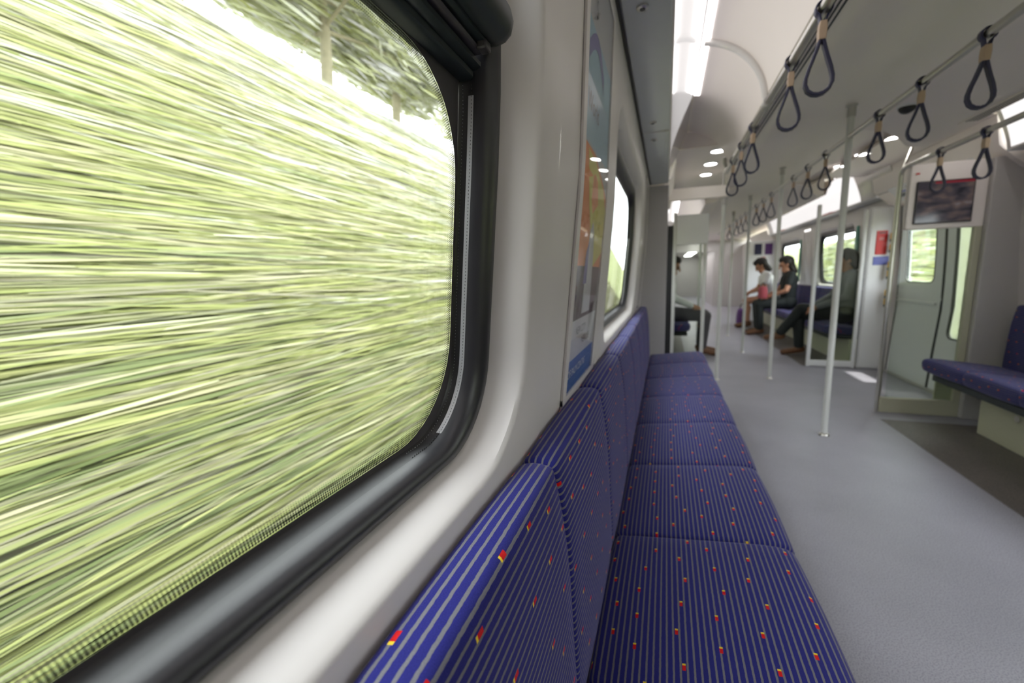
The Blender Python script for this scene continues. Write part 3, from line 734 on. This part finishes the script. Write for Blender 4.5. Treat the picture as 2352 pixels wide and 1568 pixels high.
# route map over the door
def sign_panel(name, y0, y1, label, mir):
    t = thing(name, label, 'sign', (1.99 if mir else .05, (y0+y1)/2, .66))
    def P(s): return (-.115+.14*s, .6205+.135*s)
    b = MB(mir); a, c = P(.05), P(.95); b.extrude([a, c, (c[0]+.004, c[1]-.004), (a[0]+.004, a[1]-.004)], y0, y1, True, True); b.build('board', 'signwhite', t)
    kk = ['red', 'cloth_g', 'blue']; b = MB(mir)
    for s0_, s1_, m, ya, yb in ((.12, .22, 'red', y0+.05, y0+.5), (.3, .5, 'cloth_g', y0+.05, y1-.08), (.55, .62, 'blue', y0+.4, y1-.1), (.7, .8, 'cloth_g', y0+.1, y1-.3), (.12, .2, 'red', y1-.35, y1-.1)):
        a, c = P(s0_), P(s1_); o = .0045
        b.extrude([(a[0]+o, a[1]-o), (c[0]+o, c[1]-o), (c[0]+o+.0006, c[1]-o-.0006), (a[0]+o+.0006, a[1]-o-.0006)], ya, yb, True, True, mi=kk.index(m))
    b.build('print', kk, t)
sign_panel('route_map', 4.1, 5.35, 'sloping sign with red and grey print above the far door', True)
# small signs at the far end
for i, x in enumerate((1.86, 2.06)):
    s_ = thing('notice', ['dark blue notice at the far end, the one nearer the aisle', 'dark purple notice at the far end, the one nearer the outer wall'][i], 'sign', (x, 10.66, .35), group='notices at the far end')
    b = MB(); plate(b, x-.07, x+.07, 10.655, .01, .33, .56); b.build('plate', 'navy' if i == 0 else 'purple', s_)
t = thing('draught_screen', 'white end panel of the far bench with two dark notices', 'screen', (1.95, 10.7, -1.1))
b = MB(); plate(b, 1.62, 2.28, 10.69, .05, -1.1, .62); b.build('panel', 'white', t, bevel=.01)
s_ = thing('alarm_sign', 'tiny red sign below the notices at the far end', 'sign', (1.97, 10.66, .2))
b = MB(); plate(b, 1.93, 2.0, 10.655, .01, .15, .28); b.build('plate', 'red', s_)
# printed red safety lines on the far headers
for y, l in ((6.9, 'small red notice on the overhead panel near the first pole'), (9.3, 'small red notice on the overhead panel at the far end')):
    s_ = thing('notice', l, 'sign', (1.98, y, .70))
    b = MB(True); b.box(.02, .075, y-.2, y+.2, .712, .7135); b.build('plate', mat('faded_red', (.5, .12, .12), .5), s_)
# ================================================================== POSTERS
def text_mesh(body, size):
    cu = bpy.data.curves.new('t', 'FONT'); cu.body = body; cu.size = size; cu.extrude = 0
    o = bpy.data.objects.new('t', cu); C.objects.link(o); bpy.context.view_layer.update()
    me = bpy.data.meshes.new_from_object(o.evaluated_get(bpy.context.evaluated_depsgraph_get()))
    vs = [tuple(v.co) for v in me.vertices]; fs = [tuple(p.vertices) for p in me.polygons]
    bpy.data.objects.remove(o); bpy.data.curves.remove(cu); bpy.data.meshes.remove(me); return vs, fs
PM = dict(sky=mat('poster_sky', (.30, .50, .64), .5, var=.12, scale=8), pale=mat('poster_pale', (.50, .50, .52), .5), orange=mat('poster_orange', (.80, .24, .04), .5, var=.25, scale=14),
          lime=mat('poster_lime', (.66, .60, .07), .5, var=.25, scale=18), maroon=mat('poster_maroon', (.07, .03, .04), .5, var=.3, scale=20), pw=mat('poster_white', (.62, .62, .66), .5),
          pblue=mat('poster_blue', (.035, .13, .42), .5, var=.2, scale=12), ink=mat('poster_ink', (.05, .05, .07), .5), pv=mat('poster_violet', (.12, .10, .36), .5), tower=mat('poster_tower', (.55, .56, .6), .5, var=.2, scale=30))
M_.update(PM)
def acrylic():
    m = glass('poster_cover', (1, 1, 1), .5); return m
M_['cover'] = acrylic()
def poster(y0, y1, mir, label, readable):
    t = thing('poster', label, 'poster', ((MX-wx(.1)) if mir else wx(.1), (y0+y1)/2, -.28), 'posters in wall frames')
    w = y1-y0
    keys = ['sky', 'pale', 'orange', 'lime', 'maroon', 'pw', 'pblue', 'ink', 'pv', 'tower', 'signwhite']; pr = MB(mir)
    def patch(poly, d, m, name): pr.add([(wx(z)+d, y0+s*w, z) for s, z in poly], [tuple(range(len(poly)))], mi=keys.index(m))
    def band(z0, z1, d, m, name, s0_=0., s1_=1.):
        zz = np.linspace(z0, z1, 6); pr.loft([[(wx(z)+d, y0+s*w, z) for s in (s0_, s1_)] for z in zz], False, mi=keys.index(m))
    b = MB(mir); zz = np.linspace(-.275, .66, 14)
    for s0_, s1_ in ((-.06, .03), (.97, 1.05)):
        b.loft([[(wx(z)+.001, y0+s0_*w, z), (wx(z)+.006, y0+s0_*w, z), (wx(z)+.006, y0+s1_*w, z), (wx(z)+.001, y0+s1_*w, z)] for z in zz], True, True)
    for z0, z1 in ((-.287, -.262), (.64, .66)):
        b.loft([[(wx(z)+.0012, y0+s*w, z) for s in (-.06, 1.05)]+[(wx(z)+.0058, y0+s*w, z) for s in (1.05, -.06)] for z in (z0, z1)], True, True)
    b.build('frame', 'wall', t)
    band(.50, .64, .0015, 'pale', 'print_top'); band(.27, .50, .0015, 'sky', 'print_sky')
    band(.02, .27, .0015, 'orange', 'print_building'); band(-.10, .02, .0015, 'maroon', 'print_street')
    band(-.19, -.10, .0015, 'pw', 'print_caption'); band(-.265, -.19, .0015, 'pblue', 'print_footer')
    patch([(.0, .275), (1, .275), (1, .20), (.75, .235), (.42, .27)], .0022, 'pale', 'print_roofline')
    patch([(.18, .262), (.45, .255), (.82, .215), (.98, .17), (.98, .06), (.62, .02), (.45, .09), (.30, .15)], .0024, 'lime', 'print_shape')
    patch([(.34, -.09), (.36, .04), (.42, .10), (.50, .125), (.57, .10), (.61, .04), (.64, -.09)], .0026, 'tower', 'print_tower')
    patch([(.30, -.02), (.33, .05), (.42, .08), (.42, -.02)], .0028, 'pv', 'print_shadow')
    n_ = 14; arc = [(.10+.55*k/n_, .455+.045*math.sin(math.pi*k/n_)) for k in range(n_+1)]+[(.10+.55*k/n_, .42+.05*math.sin(math.pi*k/n_)) for k in range(n_, -1, -1)]
    patch(arc, .0022, 'pv', 'print_emblem')
    if readable:
        for body, size, s_, z_, m, slant in (('World', .052, .10, .335, 'ink', 0), ('NEW CITY', .026, .20, -.135, 'ink', 0), ('NEW LIFE', .026, .42, -.165, 'ink', 0), ('S', .05, .28, .525, 'ink', 0)):
            vs, fs = text_mesh(body, size)
            pr.add([(wx(z_+b_)+.003, y0+s_*w+a_, z_+b_) for a_, b_, _ in vs], fs, mi=keys.index(m))
        vs, fs = text_mesh('OF PALM CENTRE', .026)
        pr.add([(wx(-.228+b_)+.003, y0+.06*w+a_, -.228+b_) for a_, b_, _ in vs], fs, mi=keys.index('signwhite'))
        pr.build('print', keys, t)
    b = MB(mir); zz = np.linspace(-.264, .642, 12)
    b.loft([[(wx(z)+.0035, y0+s*w, z) for s in (.02, .98)] for z in zz], False); b.loft([[(wx(z)+.0055, y0+s*w, z) for s in (.02, .98)] for z in zz], False); b.build('cover', 'cover', t)
    return t
poster(.875, 1.235, False, 'glossy poster with orange and blue print between the two near windows', True)
poster(3.22, 3.60, False, 'poster by the end panel of the striped bench, seen almost edge-on', False)
poster(3.38, 3.76, True, 'orange and blue poster across the aisle, cut by the photo edge', False)
poster(8.28, 8.66, True, 'small distant poster between the far windows', False)
# wall joint lines either side of the poster panel
# teal bands beside the far windows
for y, l in ((6.45, 'teal strip beside the nearer of the far windows'), (8.82, 'teal strip beside the farther of the far windows')):
    t = thing('curtain_strip', l, 'strip', (2.2, y, .1)); b = MB(True); b.box(wx(.3)+.001, wx(.3)+.02, y-.03, y+.03, -.2, .5); b.build('band', 'teal', t)
# ================================================================== PEOPLE
def capsule(mb, a, c, ra, rb, n=12):
    a, c = Vector(a), Vector(c); ax = (c-a); L = ax.length
    if L < 1e-6: mb.ellipsoid(a, (ra, ra, ra), n, 8); return
    ax.normalize(); up = Vector((0, 0, 1)) if abs(ax.z) < .9 else Vector((1, 0, 0)); u = (up-ax*up.dot(ax)).normalized(); w = ax.cross(u); rings = []
    for k in range(-5, 1): t = k/5*math.pi/2*.98; rings.append((a+ax*(ra*math.sin(t)), ra*math.cos(t)))
    for k in range(0, 6): t = k/5*math.pi/2*.98; rings.append((c+ax*(rb*math.sin(t)), rb*math.cos(t)))
    mb.loft([[tuple(p+(u*math.cos(2*math.pi*i/n)+w*math.sin(2*math.pi*i/n))*r) for i in range(n)] for p, r in rings], True, True)
def fused(mb, name, m, parent, voxel, smooth_it=4):
    o = mb.build(name, m, parent)
    md = o.modifiers.new('fuse', 'REMESH'); md.mode = 'VOXEL'; md.voxel_size = voxel; md.use_smooth_shade = True
    s_ = o.modifiers.new('soft', 'SMOOTH'); s_.iterations = smooth_it; s_.factor = .5
    bpy.context.view_layer.update()
    me = bpy.data.meshes.new_from_object(o.evaluated_get(bpy.context.evaluated_depsgraph_get()))
    o.modifiers.clear(); o.data = me; me.materials.clear(); me.materials.append(M_[m]); me.name = name
    me.polygons.foreach_set('use_smooth', [True]*len(me.polygons))
    return o
def hand(mb, wrist, d, palm_n, side, s=1.):
    """palm, four unequal curled fingers and a side thumb; d = hand direction, palm_n = out of the palm"""
    w = Vector(wrist); d = Vector(d).normalized(); pn = Vector(palm_n); pn = (pn-d*pn.dot(d)).normalized(); lat = d.cross(pn)*side
    for k in (-1, 0, 1): capsule(mb, w+lat*.016*k, w+d*.078*s+lat*.024*k, .014, .0125, 8)
    for k, (o, l) in enumerate(((.033, .068), (.011, .076), (-.011, .070), (-.033, .054))):
        p0 = w+d*.082*s+lat*o; p1 = p0+(d*.85+pn*.4).normalized()*l*.5; p2 = p1+(d*.4+pn*.9).normalized()*l*.32; p3 = p2+(d*-.1+pn).normalized()*l*.25
        capsule(mb, p0, p1, .0095, .009, 8); capsule(mb, p1, p2, .009, .0083, 8); capsule(mb, p2, p3, .0083, .0075, 8)
    q0 = w+d*.022*s+lat*.024; q1 = q0+(d*.6+lat*.8+pn*.2).normalized()*.04; q2 = q1+(d*.9+lat*.15+pn*.4).normalized()*.034
    capsule(mb, q0, q1, .012, .0105, 8); capsule(mb, q1, q2, .0105, .009, 8)
def person(label, O, face, J, skin, clothes, hairlen, group=None):
    """O = seat point; face=+1 looks to +x, -1 to -x ; J joints in local frame (forward, side(y), up)"""
    root_loc = (O[0], O[1], -1.1)
    def Wd(p): return Vector((O[0]+face*p[0], O[1]+p[1], p[2]))
    P = {k: Wd(v) for k, v in J.items()}
    fwd = Vector((face, 0, 0))
    mb = MB()
    # torso
    capsule(mb, P['hip']+Vector((0, -.07, 0)), P['hip']+Vector((0, .07, 0)), .10, .10)
    mid = (P['hip']+P['chest'])/2
    for sgn in (-1, 1):
        capsule(mb, P['hip']+Vector((0, .05*sgn, .02)), mid+Vector((0, .045*sgn, 0)), .10, .095)
        capsule(mb, mid+Vector((0, .045*sgn, 0)), P['chest']+Vector((0, .065*sgn, 0)), .095, .105)
        sh = P['chest']+Vector((0, .165*sgn, .08)); capsule(mb, P['chest']+Vector((0, .05*sgn, .06)), sh, .075, .052)
    capsule(mb, P['chest']+Vector((0, 0, .09)), P['neck'], .058, .05)
    capsule(mb, P['neck'], P['head']+Vector((0, 0, -.05)), .05, .05)
    hd = P['head']; lk = P['look']-hd; lk.normalize(); upv = (Vector((0, 0, 1))-lk*lk.z).normalized(); sd = lk.cross(upv)
    # skull, jaw, nose, ears, lips, brow
    mb.ellipsoid(hd+Vector((0, 0, .02))-lk*.012, (.096, .076, .108)); capsule(mb, hd-upv*.055+lk*.02, hd-upv*.085+lk*.05, .055, .036)
    capsule(mb, hd+lk*.086+upv*.012, hd+lk*.104-upv*.028, .009, .014); capsule(mb, hd+lk*.078-upv*.062+sd*.018, hd+lk*.078-upv*.062-sd*.018, .010, .010)
    for sgn in (-1, 1):
        mb.ellipsoid(hd+sd*.078*sgn-lk*.01-upv*.008, (.018, .012, .03)); capsule(mb, hd+lk*.074+upv*.03+sd*.02*sgn, hd+lk*.064+upv*.028+sd*.045*sgn, .012, .010)
    for sgn, s_ in ((-1, 'l'), (1, 'r')):
        sh = P['chest']+Vector((0, .165*sgn, .08))
        capsule(mb, sh, P['elbow_'+s_], .048, .038); capsule(mb, P['elbow_'+s_], P['wrist_'+s_], .038, .026)
        dd = P['wrist_'+s_]-P['elbow_'+s_]; hand(mb, P['wrist_'+s_]+dd.normalized()*.01, dd, Vector((0, -sgn, -.6)), 1 if sgn*face > 0 else -1)
        hp = P['hip']+Vector((0, .09*sgn, -.01))
        capsule(mb, hp, P['knee_'+s_], .085, .058); capsule(mb, P['knee_'+s_], P['ankle_'+s_], .054, .036)
        kn, an = P['knee_'+s_], P['ankle_'+s_]; calf = an+(kn-an)*.68-fwd*.018; capsule(mb, calf, an+(kn-an)*.35, .052, .042)
        toe = P['toe_'+s_]; capsule(mb, an+Vector((0, 0, -.03))-fwd*.02, toe, .038, .03)
    body = fused(mb, 'person', skin, None, .0075); tag(body, label, 'person', group)
    # eyes
    e = MB()
    for sgn in (-1, 1): e.ellipsoid(hd+lk*.078+upv*.012+sd*.03*sgn, (.011, .011, .011), 10, 6)
    e.build('eyes', 'black', body)
    h = MB(); h.ellipsoid(hd+Vector((0, 0, .03))-lk*.032, (.102, .09, .112)); capsule(h, hd-lk*.06, hd-lk*.07-upv*hairlen, .075, .06)
    capsule(h, hd+upv*.09+lk*.02, hd+upv*.10-lk*.05, .055, .05); fused(h, 'hair', 'hair', body, .01)
    for kind, m in clothes:
        c = MB()
        if kind in ('shirt', 'tee'):
            capsule(c, P['hip']+Vector((0, -.06, 0)), P['hip']+Vector((0, .06, 0)), .115, .115)
            for sgn, s_ in ((-1, 'l'), (1, 'r')):
                capsule(c, P['hip']+Vector((0, .05*sgn, .02)), mid+Vector((0, .045*sgn, 0)), .113, .108)
                capsule(c, mid+Vector((0, .045*sgn, 0)), P['chest']+Vector((0, .065*sgn, 0)), .108, .118)
                sh = P['chest']+Vector((0, .165*sgn, .08)); capsule(c, P['chest']+Vector((0, .05*sgn, .06)), sh, .085, .062)
                el, wr = P['elbow_'+s_], P['wrist_'+s_]
                if kind == 'tee': capsule(c, sh, sh+(el-sh)*.55, .062, .058)
                else: capsule(c, sh, el, .060, .050); capsule(c, el, el+(wr-el)*.9, .050, .040)
            capsule(c, P['chest']+Vector((0, 0, .08)), P['chest']+(P['neck']-P['chest'])*.75+Vector((0, 0, .02)), .07, .06)
        if kind in ('trousers', 'shorts'):
            capsule(c, P['hip']+Vector((0, -.08, -.005)), P['hip']+Vector((0, .08, -.005)), .122, .122)
            for sgn, s_ in ((-1, 'l'), (1, 'r')):
                hp = P['hip']+Vector((0, .09*sgn, -.01)); kn, an = P['knee_'+s_], P['ankle_'+s_]
                if kind == 'shorts': capsule(c, hp, hp+(kn-hp)*.5, .10, .085)
                else: capsule(c, hp, kn, .098, .074); capsule(c, kn, kn+(an-kn)*.93, .072, .058)
        if kind == 'shoes':
            for s_ in 'lr':
                c = MB(); an = P['ankle_'+s_]; toe = P['toe_'+s_]; capsule(c, an+Vector((0, 0, -.025))-fwd*.03, toe+fwd*.015, .044, .037); capsule(c, an+Vector((0, 0, -.03)), an+Vector((0, 0, .02)), .046, .044)
                fused(c, 'shoe', m, body, .012, 6)
            continue
        fused(c, {'tee': 'shirt'}.get(kind, kind), m, body, .012, 6)
    return body
def joints(lean=.05, headf=.02, looking=(.5, 0, -.2), knee=(.46, .10), cross=False, wr=(.34, .08, -.46), wl=None):
    z0 = -.54
    J = dict(hip=(0, 0, z0), chest=(lean, 0, z0+.37), neck=(lean+headf, 0, z0+.50), head=(lean+headf+.045, 0, z0+.62))
    hx, hz = J['head'][0], J['head'][2]; J['look'] = (hx+looking[0], looking[1], hz+looking[2])
    for sgn, s_ in ((-1, 'l'), (1, 'r')):
        J['elbow_'+s_] = (lean+.08, .22*sgn, z0+.20)
        J['wrist_'+s_] = (wr[0], wr[1]*sgn, wr[2])
        J['knee_'+s_] = (knee[0], knee[1]*sgn, -.575); J['ankle_'+s_] = (knee[0]-.03, knee[1]*sgn, -1.0); J['toe_'+s_] = (knee[0]+.13, knee[1]*sgn, -1.065)
    if cross:
        J['knee_l'] = (knee[0]-.02, .05, -.50); J['ankle_l'] = (knee[0]+.20, .10, -.83); J['toe_l'] = (knee[0]+.33, .11, -.88)
    return J
person('person in a grey jacket and dark trousers with crossed legs, behind the glass screen', (2.03, 6.28, 0), -1, joints(lean=-.06, headf=.01, knee=(.42, .09), cross=True, wr=(.28, .08, -.47)),
       'skin2', [('shirt', 'cloth_g'), ('trousers', 'cloth_k'), ('shoes', 'shoe')], .08)
person('person in a white top with bare legs, looking down, seated far along the bench', (1.93, 9.35, 0), -1, joints(lean=.14, headf=.06, looking=(.5, 0, -.45), knee=(.45, .07), wr=(.40, .05, -.42)),
       'skin', [('tee', 'cloth_w'), ('shorts', 'cloth_k'), ('shoes', 'shoe')], .14)
person('person with dark hair in a black top, nearer the camera than the white top', (1.94, 8.35, 0), -1, joints(lean=0, headf=.02, knee=(.44, .10), wr=(.30, .09, -.45)),
       'skin', [('tee', 'cloth_k'), ('trousers', 'cloth_k'), ('shoes', 'shoe')], .15)
person('person in white shirt and grey trousers seen through the window-side screen', (.0, 6.22, 0), 1, joints(lean=.02, headf=.02, knee=(.50, .12), wr=(.34, .12, -.45)),
       'skin2', [('shirt', 'cloth_w'), ('trousers', 'cloth_t'), ('shoes', 'shoe')], .06)
def bag(x, y, z, sx, sy, sz, m, label):
    t = thing('bag', label, 'bag', (x, y, z))
    prof = [(1, 0), (1.05, .25), (1.02, .6), (.85, .92), (.5, 1.0)]
    b = MB(); b.loft([[(x+sx*k*math.copysign(abs(math.cos(a))**.5, math.cos(a)), y+sy*k*math.copysign(abs(math.sin(a))**.5, math.sin(a)), z+sz*h) for a in [2*math.pi*i/20 for i in range(20)]] for k, h in prof], True, True); b.build('body', m, t)
    b = MB(); b.tube([(x-sx*.4, y, z+sz*.97), (x-sx*.35, y, z+sz*1.18), (x, y, z+sz*1.28), (x+sx*.35, y, z+sz*1.18), (x+sx*.4, y, z+sz*.97)], .009, 8); b.build('handle', 'cloth_k', t)
bag(1.47, 9.72, -1.1, .09, .13, .34, 'purple', 'dark purple bag standing on the floor beside the person in white')
bag(1.55, 8.28, -.47, .06, .12, .20, 'cloth_r', 'reddish bag on the lap of the person in the black top')
# ================================================================== OUTSIDE
def ground(x0, x1, name, label):
    b = MB(); s = 1 if x1 > x0 else -1
    prof = [(x0, -2.15), (x0+s*.9, -2.1), (x0+s*1.0, -2.0), (x1, -1.95)]
    return prof
b = MB(); b.extrude([(-60, -2.3), (-1.5, -2.3), (-1.2, -2.2), (3.4, -2.2), (3.7, -2.3), (60, -2.3)], -40, 70); b.build('ground', 'ballast', kind='structure')
BANK = [(-1.75, -2.2), (-2.3, -1.75), (-3.1, -.5), (-4.0, .95), (-4.6, 2.15), (-5.2, 3.06), (-6.6, 3.85), (-9, 4.2)]
b = MB(); b.extrude(BANK, -6, 40); b.build('terrain', 'soil', kind='structure', label='mossy embankment outside the big window')
BANKR = [(4.6, -2.2), (5.2, -1.9), (6.4, -.6), (8.0, .8), (9.6, 1.6), (13, 2.0)]
b = MB(); b.extrude(BANKR, -8, 45); b.build('terrain', 'soil', kind='structure', label='mossy embankment beyond the far side windows')
PAL = np.array([(.13, .17, .05), (.17, .21, .07), (.20, .25, .08), (.25, .25, .13), (.22, .26, .07), (.30, .33, .10), (.36, .36, .16), (.44, .48, .22), (.56, .60, .36), (.68, .70, .54)])*np.array([.80, .77, 1.08])
def blades(name, pts, dirs, lens, wids, norms, cols, label, mt='leaf', droop=.0):
    """long lance leaves: each a folded strip of 3 segments, in one object"""
    n_ = len(pts); t = np.array([0, .3, .65, 1.]); w = np.array([.35, 1., .8, .08])
    d = dirs/np.linalg.norm(dirs, axis=1)[:, None]; sidev = np.cross(d, norms); sidev /= np.linalg.norm(sidev, axis=1)[:, None]
    V = np.zeros((n_, 8, 3))
    for k in range(4):
        c = pts+d*(lens*t[k])[:, None]; c[:, 2] -= droop*lens*t[k]**2
        V[:, 2*k] = c-sidev*(wids*w[k]/2)[:, None]; V[:, 2*k+1] = c+sidev*(wids*w[k]/2)[:, None]
    V = V.reshape(-1, 3); V[:, 2] += H
    base = (np.arange(n_)*8)[:, None, None]; q = np.array([[0, 1, 3, 2], [2, 3, 5, 4], [4, 5, 7, 6]])[None]
    Fq = (base+q).reshape(-1, 4)
    me = bpy.data.meshes.new(name); me.vertices.add(len(V)); me.vertices.foreach_set('co', V.astype(np.float32).ravel())
    me.loops.add(Fq.size); me.loops.foreach_set('vertex_index', Fq.astype(np.int32).ravel())
    me.polygons.add(len(Fq)); me.polygons.foreach_set('loop_start', np.arange(0, Fq.size, 4, dtype=np.int32))
    me.update(calc_edges=True)
    at = me.attributes.new('leaf', 'FLOAT_COLOR', 'POINT'); cc = np.ones((n_, 8, 4), np.float32); cc[:, :, :3] = cols[:, None, :]; at.data.foreach_set('color', cc.ravel())
    me.materials.append(M_[mt]); me.polygons.foreach_set('use_smooth', [True]*len(me.polygons))
    o = bpy.data.objects.new(name, me); C.objects.link(o); return tag(o, label, 'plants', kind='stuff')
def bank_leaves(profile, n_, y0, y1, label, s_range, sgn, lmin, lmax, wmin, wmax, grad=(4, 6), bias=None):
    prof = np.array(profile); seg = np.linalg.norm(np.diff(prof, axis=0), axis=1); cum = np.concatenate([[0], np.cumsum(seg)])
    s = RNG.uniform(s_range[0], s_range[1], n_)*cum[-1]
    x = np.interp(s, cum, prof[:, 0]); z = np.interp(s, cum, prof[:, 1]); y = RNG.uniform(y0, y1, n_)
    k = np.clip(np.searchsorted(cum, s)-1, 0, len(seg)-1); tx = np.diff(prof, axis=0)[k]/seg[k][:, None]
    nrm = np.stack([tx[:, 1]*(-sgn)*-1, np.zeros(n_), -tx[:, 0]*(-sgn)*-1], 1)
    nrm = np.stack([tx[:, 1], np.zeros(n_), -tx[:, 0]], 1); nrm *= np.sign(nrm[:, 2:3]+1e-6)
    lift = np.abs(RNG.normal(0, .022, n_))+.010
    p = np.stack([x, y, z], 1)+nrm*lift[:, None]
    d = np.stack([RNG.normal(0, .012, n_), RNG.choice([-1, 1], n_, p=[.5, .5])*np.ones(n_), RNG.normal(0, .03, n_)], 1)
    L = RNG.uniform(lmin, lmax, n_); w = RNG.uniform(wmin, wmax, n_)
    # drifts of plants of one kind
    rf = np.random.default_rng(11); ph = np.zeros(n_)
    for ks, ky, am in ((16, .5, .5), (27, .9, .45), (45, .7, .45), (75, 1.1, .4), (120, 1.3, .35), (170, 1.6, .3), (9, 2.2, .4), (14, 3.5, .25)):
        for q in range(2): ph += am*.75*np.sin(s*ks*rf.uniform(.8, 1.25)+y*ky*rf.choice([-1, 1])*rf.uniform(.7, 1.3)+rf.uniform(0, 6.3))
    ph += RNG.normal(0, .13, n_)
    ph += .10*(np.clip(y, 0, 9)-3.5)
    pos = np.clip(grad[0]+(grad[1]-grad[0])*(s/cum[-1])+ph*1.6, 0, len(PAL)-1.001); i0 = pos.astype(int); fr = (pos-i0)[:, None]  # lower bank darker: darker plants, and less sky light painted in
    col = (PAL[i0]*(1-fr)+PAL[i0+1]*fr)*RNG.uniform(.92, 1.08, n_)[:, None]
    if bias is not None: col = col*bias
    nn = nrm+RNG.normal(0, .16, (n_, 3))
    return blades('foliage', p, d, L, w, nn, np.clip(col, 0, .9), label)
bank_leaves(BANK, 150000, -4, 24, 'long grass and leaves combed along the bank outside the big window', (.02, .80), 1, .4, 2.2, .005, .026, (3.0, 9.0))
bank_leaves(BANKR, 9000, -4, 30, 'leafy bank outside the windows across the aisle', (.02, .98), -1, .5, 1.6, .04, .14)
# overhanging trees above the bank: trunk, limbs and drooping leafy sprays
def tree(x, y, z0, z1, reach, seed, label, n_=6500, cols=(9, 8, 7, 5, 7)):
    r = np.random.default_rng(seed)
    t = thing('tree', label, 'tree', (x, y, z0), 'trees beyond the bank')
    b = MB(); b.tube([(x, y, z0), (x+.1, y+.05, (z0+z1)/2), (x+.05, y+.1, z1)], [.16, .11, .05], 10)
    tips = []
    for k in range(9):
        a = r.uniform(0, 2*math.pi); zz = z0+(z1-z0)*r.uniform(.45, .95); L = reach*r.uniform(.5, 1.)
        e = (x+L*math.cos(a), y+L*math.sin(a)*1.4, zz+L*r.uniform(.05, .45)); b.tube([(x+.08, y+.05, zz), ((x+e[0])/2, (y+e[1])/2, (zz+e[2])/2+.12), e], [.05, .03, .012], 7); tips.append(e)
    b.build('trunk', 'bark', t)
    zc = z0+(z1-z0)*.46
    T = np.array(tips); c = T[r.integers(0, len(T), n_)]
    p = c+np.clip(r.normal(0, 1, (n_, 3)), -1.6, 1.6)*np.array([.6, 1.0, .42])*reach*.42; zc2 = np.where(p[:, 0] < 0, np.maximum(zc, .645*np.abs(p[:, 0])), zc)+r.uniform(0, .35, n_); p[:, 2] = np.where(p[:, 2] < zc2, 2*zc2-p[:, 2], p[:, 2])
    d = np.stack([r.normal(0, .2, n_), r.choice([-1., 1.], n_), r.normal(-.02, .08, n_)], 1)
    col = PAL[np.array(cols)[r.integers(0, len(cols), n_)]]*r.uniform(.9, 1.1, n_)[:, None]*1.25
    lv = blades('crown', p-np.array([x, y, z0+H])*np.array([1, 1, 1]), d, r.uniform(.3, 1.3, n_), r.uniform(.02, .07, n_), r.normal(0, 1, (n_, 3)), col, None)
    for k_ in ('label', 'category', 'kind'):
        if k_ in lv: del lv[k_]
    lv.location = (0, 0, 0); lv.parent = t
    # blades() adds H; the parent already carries it
    return t
tl = ['pale tree highest in the big window, beyond the bank', 'tree beyond the bank, right half of the big window', 'tree beyond the bank close to the window frame', 'far tree beyond the bank past the window frame', 'tree beyond the bank at the left edge of the big window', 'distant tree beyond the bank seen from the second window']
for i, (x, y, z1) in enumerate(((-7.4, 5.2, 7.6), (-7.2, 8.2, 7.4), (-7.6, 11.4, 7.8), (-7.2, 15, 7.6), (-7.2, 2.0, 7.5), (-7.6, 19.5, 7.6))): tree(x, y, 3.0, z1, 2.3, 20+i, tl[i])
tr = ['tree outside across the aisle near the television screen', 'tree outside the far door', 'tree outside the nearer far window', 'tree outside the farther far window', 'tree outside the far end of the carriage']
for i, (x, y) in enumerate(((10.5, 3.), (10.8, 8.5), (10.4, 14), (11, 20), (10.6, 27))): tree(x, y, 1.2, 4.6, 2.2, 40+i, tr[i], 1500, (0, 1, 5, 2))
